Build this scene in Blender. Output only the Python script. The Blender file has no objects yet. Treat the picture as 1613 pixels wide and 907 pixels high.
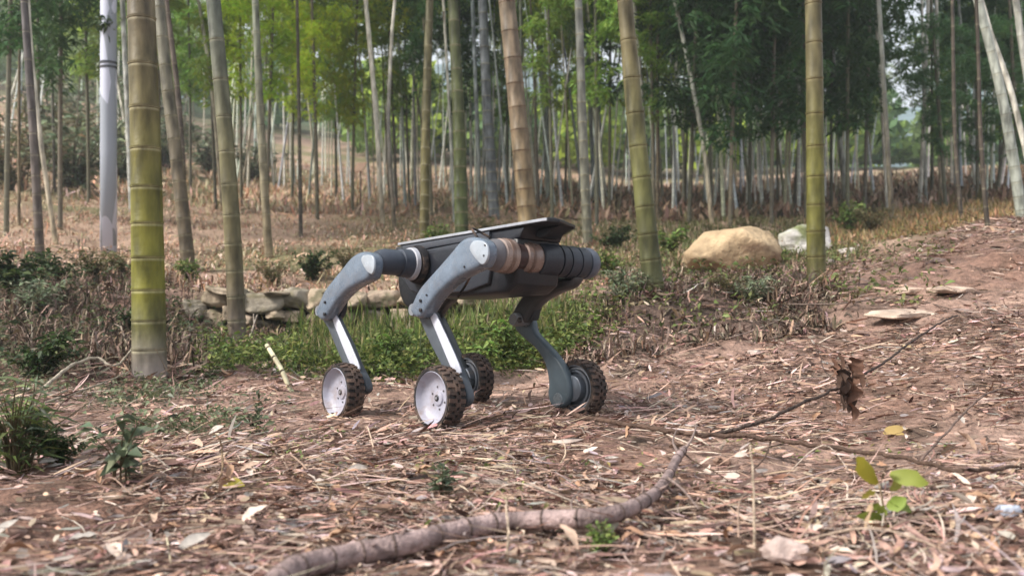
import bpy, math, random
import numpy as np
from mathutils import Vector
random.seed(7); rng = np.random.default_rng(7)
SC = bpy.context.scene
COL = SC.collection
F = 1400.0; CX, CY, CZ = 806.5, 453.5, 0.40      # focal length in photo pixels, centre, camera height

# ------------------------------------------------------------------ camera, sky, sun, exposure
cam_d = bpy.data.cameras.new('camera'); cam = bpy.data.objects.new('camera', cam_d); COL.objects.link(cam)
cam.location = (0, 0, CZ); cam.rotation_euler = (math.radians(90), 0, 0)
cam_d.sensor_width = 36; cam_d.lens = F / 1613 * 36; cam_d.clip_start = .05; cam_d.clip_end = 3000
cam_d.dof.use_dof = True; cam_d.dof.focus_distance = 2.7; cam_d.dof.aperture_fstop = 4.0
SC.camera = cam
SUN_EL, SUN_AZ = math.radians(43), math.radians(-112)   # azimuth from +Y, negative = to the left of the view
W = bpy.data.worlds.new('World'); SC.world = W; W.use_nodes = True
nt = W.node_tree; bg = nt.nodes['Background']
sky = nt.nodes.new('ShaderNodeTexSky'); sky.sky_type = 'NISHITA'; sky.sun_disc = False
sky.sun_elevation = SUN_EL; sky.sun_rotation = SUN_AZ; sky.air_density = 1.2; sky.dust_density = 6; sky.ozone_density = 1
mx = nt.nodes.new('ShaderNodeMix'); mx.data_type = 'RGBA'; mx.inputs[0].default_value = .6
nt.links.new(sky.outputs[0], mx.inputs[6]); mx.inputs[7].default_value = (10.0, 10.2, 10.8, 1)   # thin overcast veil
nt.links.new(mx.outputs[2], bg.inputs[0]); bg.inputs[1].default_value = .095
sd = bpy.data.lights.new('sun', 'SUN'); sun = bpy.data.objects.new('sun', sd); COL.objects.link(sun)
sd.energy = 4.3; sd.angle = math.radians(14); sd.color = (1, .95, .88)
sv = Vector((math.sin(SUN_AZ) * math.cos(SUN_EL), math.cos(SUN_AZ) * math.cos(SUN_EL), math.sin(SUN_EL)))
sun.rotation_euler = sv.to_track_quat('Z', 'Y').to_euler(); sun.location = (-5, -3, 12)
SC.view_settings.view_transform = 'Standard'; SC.view_settings.look = 'None'
SC.view_settings.exposure = 0.68; SC.view_settings.gamma = 1
SC.cycles.max_bounces = 5; SC.cycles.diffuse_bounces = 3; SC.cycles.transparent_max_bounces = 8
SC.cycles.use_denoising = True; SC.cycles.volume_bounces = 0

# ------------------------------------------------------------------ helpers
def C(r, g, b):                                      # 0-255 display colour -> linear
    return tuple(((c / 255) / 12.92 if c <= 10 else ((c / 255 + .055) / 1.055) ** 2.4) for c in (r, g, b))
def P(px, py, d): return np.array([(px - CX) * d / F, d, CZ + (CY - py) * d / F])
def link(name, me, parent=None, loc=None):
    o = bpy.data.objects.new(name, me); COL.objects.link(o)
    if parent is not None: o.parent = parent
    if loc is not None: o.location = tuple(loc)
    return o
def tag(o, label=None, cat=None, group=None, kind=None):
    if label: o['label'] = label
    if cat: o['category'] = cat
    if group: o['group'] = group
    if kind: o['kind'] = kind
    return o
def mesh(name, V, Fc, mat, cols=None, smooth=True):
    me = bpy.data.meshes.new(name)
    V = np.asarray(V, dtype=np.float32)
    if isinstance(Fc, np.ndarray):
        k = Fc.shape[1]; n = len(Fc)
        me.vertices.add(len(V)); me.vertices.foreach_set('co', V.ravel())
        me.loops.add(n * k); me.loops.foreach_set('vertex_index', Fc.astype(np.int32).ravel())
        me.polygons.add(n); me.polygons.foreach_set('loop_start', np.arange(0, n * k, k, dtype=np.int32))
        me.update(calc_edges=True)
    else:
        me.from_pydata([tuple(map(float, v)) for v in V], [], [tuple(map(int, f)) for f in Fc]); me.update()
    if smooth: me.polygons.foreach_set('use_smooth', np.ones(len(me.polygons), dtype=bool))
    if cols is not None:
        a = me.color_attributes.new('Col', 'FLOAT_COLOR', 'POINT')
        c = np.ones((len(V), 4), dtype=np.float32); c[:, :3] = cols; a.data.foreach_set('color', c.ravel())
    me.materials.append(mat); me.validate(); return me
class MB:                                            # mixed-face mesh collector with vertex colours
    def __init__(s): s.V = []; s.F = []; s.C = []
    def add(s, V, Fc, col):
        o = len(s.V); s.V += [tuple(v) for v in V]; s.F += [tuple(i + o for i in f) for f in Fc]
        col = np.asarray(col, dtype=float)
        s.C += ([tuple(col)] * len(V) if col.ndim == 1 else [tuple(c) for c in col]); return s
    def me(s, name, mat, smooth=True): return mesh(name, s.V, s.F, mat, np.array(s.C), smooth)
def vnoise(x, y, seed=0):
    x = np.asarray(x, float); y = np.asarray(y, float)
    xi = np.floor(x).astype(np.int64); yi = np.floor(y).astype(np.int64); u = x - xi; v = y - yi
    u = u * u * (3 - 2 * u); v = v * v * (3 - 2 * v)
    def h(a, b):
        n = (a * 374761393 + b * 668265263 + seed * 974711) & 0x7fffffff
        n = ((n ^ (n >> 13)) * 1274126177) & 0x7fffffff
        return ((n ^ (n >> 16)) & 0xffff) / 65535.0
    return (h(xi, yi) * (1 - u) + h(xi + 1, yi) * u) * (1 - v) + (h(xi, yi + 1) * (1 - u) + h(xi + 1, yi + 1) * u) * v
def fbm(x, y, o=4, seed=0):
    s = 0; a = .5; t = 0
    for i in range(o): s = s + a * vnoise(x * 2 ** i, y * 2 ** i, seed + i * 7); t += a; a *= .5
    return s / t

# ------------------------------------------------------------------ materials
def new_mat(name):
    m = bpy.data.materials.new(name); m.use_nodes = True; n = m.node_tree.nodes; return m, n, m.node_tree.links, n['Principled BSDF']
def attr_mat(name, rough=.8, noise=.25, scale=40, trans=0., bump=0., objcol=False, bscale=60, spec=.3, metal=0, dust=0, stretch=None):
    m, n, l, b = new_mat(name)
    b.inputs['Roughness'].default_value = rough; b.inputs['Specular IOR Level'].default_value = spec; b.inputs['Metallic'].default_value = metal
    a = n.new('ShaderNodeAttribute'); a.attribute_name = 'Col'; c = a.outputs['Color']
    if objcol:
        oi = n.new('ShaderNodeObjectInfo'); mm = n.new('ShaderNodeMix'); mm.data_type = 'RGBA'; mm.blend_type = 'MULTIPLY'; mm.inputs[0].default_value = 1
        l.new(c, mm.inputs[6]); l.new(oi.outputs['Color'], mm.inputs[7]); c = mm.outputs[2]
    tc = n.new('ShaderNodeTexCoord'); vec = tc.outputs['Object']
    if stretch:
        mpn = n.new('ShaderNodeMapping'); mpn.inputs['Scale'].default_value = stretch; l.new(vec, mpn.inputs[0]); vec = mpn.outputs[0]
    if noise:
        t = n.new('ShaderNodeTexNoise'); t.inputs['Scale'].default_value = scale; t.inputs['Detail'].default_value = 5
        l.new(vec, t.inputs['Vector'])
        r = n.new('ShaderNodeMapRange'); r.inputs[1].default_value = .3; r.inputs[2].default_value = .7; r.inputs[3].default_value = 1 - noise; r.inputs[4].default_value = 1 + noise
        l.new(t.outputs['Fac'], r.inputs[0])
        h = n.new('ShaderNodeHueSaturation'); l.new(r.outputs[0], h.inputs['Value']); l.new(c, h.inputs['Color']); c = h.outputs[0]
    if dust:
        td = n.new('ShaderNodeTexNoise'); td.inputs['Scale'].default_value = 22; td.inputs['Detail'].default_value = 8; td.inputs['Roughness'].default_value = .7; l.new(tc.outputs['Object'], td.inputs['Vector'])
        rd = n.new('ShaderNodeMapRange'); rd.inputs[1].default_value = .48; rd.inputs[2].default_value = .72; rd.inputs[3].default_value = 0; rd.inputs[4].default_value = dust; l.new(td.outputs['Fac'], rd.inputs[0])
        md = n.new('ShaderNodeMix'); md.data_type = 'RGBA'; l.new(rd.outputs[0], md.inputs[0]); l.new(c, md.inputs[6]); md.inputs[7].default_value = (.20, .135, .10, 1); c = md.outputs[2]
        rr = n.new('ShaderNodeMapRange'); rr.inputs[3].default_value = rough; rr.inputs[4].default_value = .85; l.new(rd.outputs[0], rr.inputs[0]); l.new(rr.outputs[0], b.inputs['Roughness'])
    l.new(c, b.inputs['Base Color'])
    if bump:
        t2 = n.new('ShaderNodeTexNoise'); t2.inputs['Scale'].default_value = bscale; t2.inputs['Detail'].default_value = 6
        l.new(tc.outputs['Object'], t2.inputs['Vector'])
        bp = n.new('ShaderNodeBump'); bp.inputs['Strength'].default_value = bump; bp.inputs['Distance'].default_value = .02
        l.new(t2.outputs['Fac'], bp.inputs['Height']); l.new(bp.outputs[0], b.inputs['Normal'])
    if trans:
        tr = n.new('ShaderNodeBsdfTranslucent'); ms = n.new('ShaderNodeMixShader'); ms.inputs[0].default_value = trans
        l.new(c, tr.inputs['Color']); l.new(b.outputs[0], ms.inputs[1]); l.new(tr.outputs[0], ms.inputs[2]); l.new(ms.outputs[0], n['Material Output'].inputs[0])
    return m
M_litter = attr_mat('dry_litter', .85, .2, 60)
M_leaf = attr_mat('living_leaf', .55, .15, 12, trans=.3)
M_crown = attr_mat('bamboo_foliage', .55, 0, 1, trans=.45, objcol=True)
M_culm = attr_mat('bamboo_culm', .5, .6, 7, bump=.10, bscale=50, spec=.2, stretch=(3, 3, .8))
M_culmfar = attr_mat('far_bamboo_culm', .6, .2, 5, objcol=True)
M_bark = attr_mat('dead_wood', .75, .35, 45, bump=.6, bscale=120)
M_rock = attr_mat('rock', .85, .35, 9, bump=.9, bscale=26)
M_plain = attr_mat('painted_shell', .27, .14, 30, bump=.05, bscale=90, spec=.6, dust=.22)
M_dark = attr_mat('dark_shell', .38, .10, 30, bump=.05, bscale=90, spec=.3, dust=.05)
M_rim = attr_mat('painted_rim', .4, .10, 30, bump=.1, bscale=60, spec=.5, dust=.75)
M_metal = attr_mat('machined_metal', .34, .08, 30, metal=.55, spec=.5, dust=.45)
M_rubber = attr_mat('tyre_rubber', .85, .25, 60, bump=.2, bscale=200, dust=.8)
M_hill = attr_mat('hill', .9, .4, .08)

# ------------------------------------------------------------------ terrain
PROF = {
 -1400: [(0,0),(3.0,.05),(4.2,.25),(5.2,.45),(7,.75),(10,1.3),(15,2.5),(22,4.3),(35,8),(60,14),(120,26)],
 0:   [(0,0),(3.3,.02),(4.2,.14),(5.2,.34),(7,.6),(10,1.05),(15,2.1),(22,3.9),(35,7.5),(60,15),(120,27)],
 235: [(0,0),(3.45,.01),(3.6,.025),(4.4,.08),(5.2,.2),(5.9,.4),(7,.52),(10,.95),(15,1.85),(22,3.3),(35,6.5),(60,14),(120,26)],
 330: [(0,0),(3.7,.01),(5,.06),(5.55,.14),(5.75,.33),(6.5,.42),(9,.78),(14,1.55),(22,2.9),(35,5.5),(60,12.5),(120,25)],
 620: [(0,0),(3.7,.0),(5,.07),(5.55,.15),(5.75,.33),(6.5,.4),(9,.75),(14,1.5),(22,2.7),(35,5.0),(60,11),(120,23)],
 800: [(0,0),(3.5,.0),(4.6,.06),(5.4,.2),(6,.36),(8,.6),(12,1.2),(20,2.5),(35,4.8),(60,10),(120,20)],
 1030:[(0,0),(3.0,.02),(3.8,.19),(4.6,.385),(5.5,.42),(8,.72),(12,1.2),(20,2.35),(35,4.4),(60,9),(120,16)],
 1290:[(0,0),(2.5,.01),(3.5,.2),(4.5,.41),(6,.52),(8,.74),(12,1.25),(20,2.35),(35,4.9),(60,8.5),(120,11)],
 1613:[(0,0),(2.0,.04),(3,.23),(4.5,.52),(6,.8),(7,.93),(8,.97),(12,1.45),(20,2.75),(35,5.2),(60,8.6),(120,11)],
 2600:[(0,0),(2.0,.08),(3,.3),(4.5,.65),(6,1.0),(7,1.2),(8,1.3),(12,1.9),(20,3.2),(35,5),(60,8),(120,10)],
}
PK = sorted(PROF); PT = np.array([(k - CX) / F for k in PK])
def tz(x, y, rough=True):
    x = np.atleast_1d(np.asarray(x, float)); y = np.atleast_1d(np.asarray(y, float))
    yy = np.maximum(y, .8); t = np.clip(x / yy, PT[0], PT[-1] - 1e-6)
    Z = np.stack([np.interp(y, *zip(*PROF[k])) for k in PK])
    i = np.clip(np.searchsorted(PT, t, side='right') - 1, 0, len(PK) - 2)
    u = (t - PT[i]) / (PT[i + 1] - PT[i]); u = u * u * (3 - 2 * u); idx = np.arange(len(x))
    z = Z[i, idx] * (1 - u) + Z[i + 1, idx] * u
    if rough:
        amp = np.clip((y - 1) / 6, 0.25, 3)
        z = z + (fbm(x * 1.3, y * 1.3, 3, 3) - .5) * .07 * amp + (fbm(x * 2.6, y * 2.6, 3, 5) - .5) * .13 * np.clip((y - 3.1) / 1, 0, 1) + (fbm(x * 7, y * 7, 3, 11) - .5) * .035 * (1 + 2.5 * np.exp(-((y - 4.3) / .9) ** 2)) + (fbm(x * 28, y * 28, 2, 21) - .5) * .012
        wheel = np.exp(-(((x + .05) / .75) ** 2 + ((y - 2.7) / .55) ** 2) ** 2)
        z = z * (1 - wheel) + wheel * (.017 + (fbm(x * 12, y * 12, 3, 11) - .5) * .012)
    return z
def hit(px, py):                                     # where the sight line through a photo pixel meets the ground
    d = np.concatenate([np.arange(.9, 12, .01), np.arange(12, 110, .1)])
    x = (px - CX) * d / F; z = CZ + (CY - py) * d / F
    below = np.nonzero(z < tz(x, d))[0]
    return (float(x[below[0]]), float(d[below[0]]), float(tz(x[below[0]], d[below[0]])[0])) if len(below) else None
def spread(a, h, n, g): return a + (h - a) * np.linspace(0, 1, n + 1)[1:] ** g
xp = np.concatenate([np.arange(0, 2.4, .03), spread(2.4, 6, 50, 1.1), spread(6, 30, 60, 1.4), spread(30, 500, 25, 2)])
xs = np.concatenate([-xp[::-1], xp[1:]])
ys = np.concatenate([-spread(0, 60, 12, 2)[::-1], np.arange(0, 5, .03), spread(5, 12, 90, 1), spread(12, 60, 100, 1.2), spread(60, 600, 25, 2)])
GX, GY = np.meshgrid(xs, ys); gx, gy = GX.ravel(), GY.ravel(); gz = tz(gx, gy)
nx, ny = len(xs), len(ys); I = np.arange(nx * ny).reshape(ny, nx)
quads = np.stack([I[:-1, :-1], I[:-1, 1:], I[1:, 1:], I[1:, :-1]], -1).reshape(-1, 4)
def soil_col(x, y):
    n1 = fbm(x * 1.1, y * 1.1, 4, 31)[:, None]; n2 = fbm(x * 9, y * 9, 3, 41)[:, None]
    a = np.array([.20, .115, .085]); b = np.array([.34, .23, .185]); c = np.array([.075, .052, .038])
    k = np.clip((n1 - .3) * 2.5, 0, 1); col = a * (1 - k) + b * k; k2 = np.clip((n2 - .5) * 3, 0, 1); col = col * (1 - k2) + c * k2
    px = x / np.maximum(y, .8) * F + CX
    g = (np.clip((y - 3.7) / .4, 0, 1) * np.clip((6.2 - y) / .6, 0, 1) * np.clip((px - 270) / 70, 0, 1) * np.clip((960 - px) / 90, 0, 1))[:, None]
    col = col * (1 - .85 * g) + np.array([.05, .055, .022]) * .85 * g
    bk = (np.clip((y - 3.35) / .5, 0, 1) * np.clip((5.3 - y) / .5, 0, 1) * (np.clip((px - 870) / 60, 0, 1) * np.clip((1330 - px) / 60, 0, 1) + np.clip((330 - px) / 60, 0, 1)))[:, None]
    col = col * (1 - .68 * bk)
    fld = (np.clip((y - 6) / 1.5, 0, 1))[:, None]
    n3 = fbm(x * .8, y * .8, 4, 57)[:, None]; fg = np.clip((n3 - .45) * 5, 0, 1); fc = (np.array([.36, .245, .18]) * (1 - fg) + np.array([.19, .17, .085]) * fg) * (.6 + .8 * n1)
    col = col * (1 - fld) + fc * fld
    far = np.clip((y - 45) / 12, 0, 1)[:, None]; col = col * (1 - far) + np.array([.13, .17, .09]) * far
    return col
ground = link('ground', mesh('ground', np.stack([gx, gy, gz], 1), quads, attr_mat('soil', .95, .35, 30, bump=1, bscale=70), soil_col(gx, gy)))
tag(ground, kind='structure')

# ------------------------------------------------------------------ scattered litter, grass (nobody could count these)
def strips(x, y, z, yaw, pitch, length, width, bend, roll, cols, segs=3, droop=0):
    """one bent tapered ribbon per entry"""
    n = len(x); t = np.linspace(0, 1, segs + 1)
    dx, dy = np.cos(yaw), np.sin(yaw); sx, sy = -dy, dx
    V = np.zeros((n, segs + 1, 2, 3), np.float32)
    for i, ti in enumerate(t):
        s = length * ti
        ho = s * np.cos(pitch); up = s * np.sin(pitch) - droop * length * ti ** 2 + bend * 0
        side = bend * length * (ti - ti * ti) * 4 * .25
        cx = x + dx * ho + sx * side; cy = y + dy * ho + sy * side; cz = z + up
        w = width * .5 * (.45 + .9 * math.sin(math.pi * (.15 + .8 * ti))) * (1 if i < segs else .25)
        wx = sx * np.cos(roll) * w; wy = sy * np.cos(roll) * w; wz = np.sin(roll) * w
        V[:, i, 0] = np.stack([cx - wx, cy - wy, cz - wz], 1); V[:, i, 1] = np.stack([cx + wx, cy + wy, cz + wz], 1)
    base = (np.arange(n) * (segs + 1) * 2)[:, None, None]
    q = np.array([[2 * i, 2 * i + 1, 2 * i + 3, 2 * i + 2] for i in range(segs)])[None]
    Q = (base + q).reshape(-1, 4)
    cc = np.repeat(cols, (segs + 1) * 2, axis=0)
    return V.reshape(-1, 3), Q, cc
def palette(n, cols, w, var=.25):
    cols = np.array(cols, float); w = np.array(w, float); i = rng.choice(len(cols), n, p=w / w.sum())
    return np.clip(cols[i] * (1 + rng.normal(0, var, (n, 1))) * (1 + rng.normal(0, .06, (n, 3))), .01, .9)
def fan(n, d0, d1, t0=-.85, t1=.85, power=0.):
    d = d0 + (d1 - d0) * rng.random(n) ** (1 + power); t = rng.uniform(t0, t1, n)
    return t * d, d
LIM_P = [-400, 0, 235, 450, 620, 800, 960, 1030, 1290, 1400, 1613, 2100]
LIM_D = [3.4, 3.6, 4.0, 4.0, 3.8, 3.65, 3.9, 5.2, 6.3, 7.8, 8.5, 8.5]
def in_litter(x, d, soft=.35):
    px = x / d * F + CX; return d + rng.normal(0, soft, len(d)) < np.interp(px, LIM_P, LIM_D)
def stuff(name, parts, mat, label):
    off = 0; Vs, Fs, Cs = [], [], []
    for V, Q, c in parts: Vs.append(V); Fs.append(Q + off); Cs.append(c); off += len(V)
    o = link(name, mesh(name, np.concatenate(Vs), np.concatenate(Fs), mat, np.concatenate(Cs), smooth=False)); tag(o, label, None, None, 'stuff'); return o
TAN = [(.36,.245,.185),(.49,.375,.32),(.25,.15,.115),(.10,.06,.048),(.31,.265,.245),(.42,.275,.225)]
TW = [2.8,2.2,2.4,2.0,1,2.2]
def strew(n, d0, d1, L, Wd, tilt, pal=TAN, w=TW, segs=3, lift=.012, power=.35):
    x, y = fan(n, d0, d1, power=power); k = in_litter(x, y); x, y = x[k], y[k]; n = len(x)
    # leave patches barer than others
    k = rng.random(n) < np.clip((fbm(x * 1.9, y * 1.9, 4, 71) - .36) * 4.2, .16, 1) * np.where((y > 3.5) & (y < 5.2), .6, 1); x, y = x[k], y[k]; n = len(x)
    z = tz(x, y) + rng.random(n) * lift + .002
    yaw = rng.uniform(0, 2 * math.pi, n) * .45 + (fbm(x * .9, y * .9, 2, 63) * 9)
    sc = 1 + np.maximum(0, y - 3) * .18
    L_ = rng.uniform(*L, n) * sc; W_ = rng.uniform(*Wd, n) * sc
    return strips(x, y, z, yaw, rng.normal(0.02, tilt, n), L_, W_, rng.normal(0, .35, n), rng.normal(0, .5, n), palette(n, pal, w), segs)
stuff('straw_litter', [strew(110000, .85, 9, (.02, .12), (.001, .0028), .12), strew(7000, .85, 7, (.06, .2), (.0014, .003), .2, lift=.025)],
      M_litter, 'dry straw and thin stalks strewn over the brown ground')
stuff('leaf_litter', [strew(50000, .85, 9, (.018, .055), (.004, .0095), .18, lift=.014), strew(2600, .9, 6, (.05, .11), (.004, .008), .3, lift=.02, segs=4), strew(22000, .85, 8, (.008, .02), (.004, .010), .4)],
      M_litter, 'dead bamboo leaves and crumbs covering the brown ground')

def blades(n, x, y, h, w, pal, pw, tilt=.35, segs=3, var=.25, droop=.25):
    z = tz(x, y) - .01
    return strips(x, y, z, rng.uniform(0, 2 * math.pi, n), math.pi / 2 - np.abs(rng.normal(0, tilt, n)), h, w, rng.normal(0, .3, n), rng.uniform(-.9, .9, n), palette(n, pal, pw, var), segs, droop)
GREEN = [(.10,.15,.035),(.17,.21,.055),(.06,.09,.025),(.24,.22,.09),(.30,.24,.14)]
def zone(n, p0, p1, d0, d1, soft=25, dens=None):
    d = rng.uniform(d0, d1, n); px = rng.uniform(p0, p1, n) + rng.normal(0, soft, n); x = (px - CX) * d / F
    if dens is not None:
        k = rng.random(n) < dens(x, d); x, d = x[k], d[k]
    return x, d
clump = lambda x, y: np.clip((fbm(x * 2.3, y * 2.3, 3, 91) - .33) * 4, .08, 1)
x, y = zone(26000, 330, 930, 3.75, 5.6, 35, clump); n = len(x)
hgt = rng.uniform(.03, .13, n) * np.interp(y, [3.7, 4.3, 4.9, 5.4], [.5, 1, 1, .5])
x2, y2 = zone(3500, 480, 900, 4.0, 5.5, 20, clump); n2 = len(x2)
stuff('green_grass', [blades(n, x, y, hgt, rng.uniform(.004, .009, n), GREEN, [3,2.6,2.5,1.2,.8], .75, 3, .3, .5),
                      blades(n2, x2, y2, rng.uniform(.14, .3, n2), rng.uniform(.004, .008, n2), GREEN, [3,3,2,2,1.5], .3)], M_leaf,
      'green grass growing in the dip behind the robot')
DRY = [(.60,.38,.27),(.52,.29,.19),(.64,.50,.36),(.42,.33,.22),(.30,.27,.15),(.62,.45,.37)]
x, y = zone(60000, -250, 1000, 5.7, 14, 60, lambda x, y: np.clip((fbm(x * 1.1, y * 1.1, 3, 15) - .33) * 3.6, .22, 1)); n = len(x)
x3, y3 = zone(24000, -500, 1000, 14, 36, 60); n3 = len(x3)
stuff('dry_grass', [blades(n, x, y, rng.uniform(.04, .17, n) * (1 + (rng.random(n) < .04) * 1.2), rng.uniform(.005, .012, n), np.array(DRY) * .85, [2.5,3,1.2,3,3.2,2], .75, 3, .3, .5),
                    blades(n3, x3, y3, rng.uniform(.1, .35, n3), rng.uniform(.015, .03, n3), DRY, [2,3,2,2,3,2], .8, 2)], M_litter,
      'dry reddish grass covering the terrace behind the stone wall')
x, y = zone(17000, 1290, 1900, 8.2, 15, 40); n = len(x)
OR = [(.36,.21,.11),(.27,.20,.08),(.18,.16,.06),(.42,.30,.18)]
x4, y4 = zone(14000, 880, 1350, 6.2, 13, 30); n4 = len(x4)
OL = [(.22,.19,.10),(.14,.15,.06),(.3,.22,.14),(.10,.12,.04)]
stuff('ochre_grass', [blades(n, x, y, rng.uniform(.05, .18, n), rng.uniform(.008, .016, n), OR, [3,2.5,2,1.5], .45, 2),
                      blades(n4, x4, y4, rng.uniform(.04, .16, n4), rng.uniform(.007, .015, n4), OL, [2,2.5,1.5,2], .7, 2)], M_leaf,
      'ochre and olive grass under the far bamboo on the right')
x, y = zone(16000, 850, 1800, 13, 30, 40); n = len(x)
BR = [(.22,.14,.09),(.30,.2,.14),(.13,.11,.06),(.36,.27,.2)]
stuff('forest_floor_litter', [blades(n, x, y, rng.uniform(.1, .4, n), rng.uniform(.03, .06, n), BR, [3,2,2,1.5], .8, 2)], M_litter, 'brown undergrowth on the floor of the far bamboo stand')
# dead tangled growth on the left bank and on the mound
DEAD = [(.13,.085,.06),(.23,.155,.12),(.07,.052,.038),(.36,.27,.21),(.11,.10,.06)]
parts = []
for (p0, p1, d0, d1, nn, hh) in ((-300, 320, 3.75, 6.2, 15000, (.06, .26)), (890, 1300, 3.5, 4.9, 15000, (.04, .16)), (270, 500, 4.4, 5.5, 3500, (.04, .15)), (930,1300,4.9,6.4,3500,(.05,.18))):
    x, y = zone(nn, p0, p1, d0, d1, 25, clump); n = len(x)
    parts.append(blades(n, x, y, rng.uniform(*hh, n), rng.uniform(.003, .009, n), DEAD, [3,2.5,2,1.2,1.5], .95, 3, .3, .45))
stuff('dead_undergrowth', parts, M_litter, 'tangled dead stalks and bracken on the banks either side')

# ------------------------------------------------------------------ leaves and shrubs
def leafset(P0, D, L, Wd, cols, fold=.25, droop=.35):
    """each leaf: a folded lance of six triangles' worth of faces; P0 base points, D unit directions"""
    n = len(P0); up = np.array([0, 0, 1.]); S = np.cross(D, up); S /= np.maximum(np.linalg.norm(S, axis=1), 1e-4)[:, None]
    a = rng.normal(0, .6, n)[:, None]; N = np.cross(S, D); S = S * np.cos(a) + N * np.sin(a); N = np.cross(S, D)
    L = L[:, None]; Wd = Wd[:, None]; dr = np.array([0, 0, -1.])
    mid = P0 + D * L * .45; tip = P0 + D * L + dr * L * droop * .6
    l = mid + S * Wd * .5 + N * Wd * fold; r = mid - S * Wd * .5 + N * Wd * fold
    V = np.stack([P0, l, tip, r, mid], 1).reshape(-1, 3)
    b = (np.arange(n) * 5)[:, None, None]
    Fq = (b + np.array([[0, 4, 1, 0], [0, 3, 4, 0], [1, 4, 2, 1], [4, 3, 2, 4]])[None, :, :3]).reshape(-1, 3)
    return V, Fq, np.repeat(cols, 5, axis=0)
def cat_sets(sets):
    off = 0; Vs, Fs, Cs = [], [], []
    for V, Q, c in sets: Vs.append(V); Fs.append(Q + off); Cs.append(c); off += len(V)
    return np.concatenate(Vs), np.concatenate(Fs), np.concatenate(Cs)
def unit(v): return v / np.maximum(np.linalg.norm(v, axis=-1, keepdims=True), 1e-6)
def tube(pts, rad, sides, cols, cap=True):
    pts = np.asarray(pts, float); n = len(pts); rad = np.broadcast_to(np.asarray(rad, float), (n,))
    T = unit(np.gradient(pts, axis=0)); ref = np.array([0, 1., 0]) if abs(T[0][1]) < .9 else np.array([1., 0, 0])
    A = unit(np.cross(T, ref)); B = np.cross(T, A); th = np.arange(sides) / sides * 2 * math.pi
    V = pts[:, None] + rad[:, None, None] * (A[:, None] * np.cos(th)[None, :, None] + B[:, None] * np.sin(th)[None, :, None])
    Fc = [(i * sides + j, i * sides + (j + 1) % sides, (i + 1) * sides + (j + 1) % sides, (i + 1) * sides + j) for i in range(n - 1) for j in range(sides)]
    if cap: Fc += [tuple(range(sides))[::-1], tuple((n - 1) * sides + j for j in range(sides))]
    cols = np.asarray(cols, float); cols = np.broadcast_to(cols, (n, 3)) if cols.ndim == 1 else cols
    return V.reshape(-1, 3), Fc, np.repeat(cols, sides, axis=0)
def catmull(pts, k=6):
    pts = np.asarray(pts, float); p = np.vstack([2 * pts[0] - pts[1], pts, 2 * pts[-1] - pts[-2]]); out = []
    for i in range(1, len(p) - 2):
        for t in np.arange(k) / k:
            out.append(.5 * ((2 * p[i]) + (-p[i-1] + p[i+1]) * t + (2*p[i-1] - 5*p[i] + 4*p[i+1] - p[i+2]) * t**2 + (-p[i-1] + 3*p[i] - 3*p[i+1] + p[i+2]) * t**3))
    out.append(p[-2]); return np.array(out)

def groundleaves(n, p0, p1, d0, d1, hmax, L, pal, pw, thr=.42):
    x, y = zone(n, p0, p1, d0, d1, 25, lambda x, y: np.clip((fbm(x * 3.1, y * 3.1, 3, 133) - thr) * 6, .01, 1)); n = len(x)
    P0 = np.stack([x, y, tz(x, y) + rng.random(n) ** 1.6 * hmax], 1); D = unit(np.stack([rng.normal(0, 1, n), rng.normal(0, 1, n), rng.normal(.3, .45, n)], 1)); LL = rng.uniform(*L, n)
    return leafset(P0, D, LL, LL * rng.uniform(.25, .55, n), palette(n, pal, pw, .28))
V, Fc, c = cat_sets([groundleaves(24000, 340, 930, 3.7, 5.0, .12, (.015, .045), [(.10,.15,.035),(.17,.21,.055),(.06,.09,.025),(.22,.24,.07)], [3,3,2,1.5], .36),
                     groundleaves(9000, -100, 420, 2.3, 3.8, .05, (.01, .035), [(.13,.15,.08),(.18,.2,.12),(.08,.1,.05)], [3,2,2], .48),
                     groundleaves(9000, -300, 330, 3.8, 6, .16, (.02, .05), [(.04,.065,.025),(.08,.10,.04),(.12,.10,.05)], [3,3,2], .42),
                     groundleaves(9000, 900, 1500, 3.8, 8, .12, (.02, .05), [(.10,.13,.04),(.16,.18,.06),(.14,.1,.06)], [3,2,2], .46),
                     groundleaves(3000, 380, 1500, 1.3, 2.4, .025, (.008, .022), [(.20,.24,.08),(.16,.2,.06),(.3,.28,.1)], [3,3,2], .60)])
o = link('low_weeds', mesh('low_weeds', V, Fc, M_leaf, c, smooth=False)); tag(o, 'low broad-leaved weeds spreading through the grass and on the banks', None, None, 'stuff')

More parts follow.
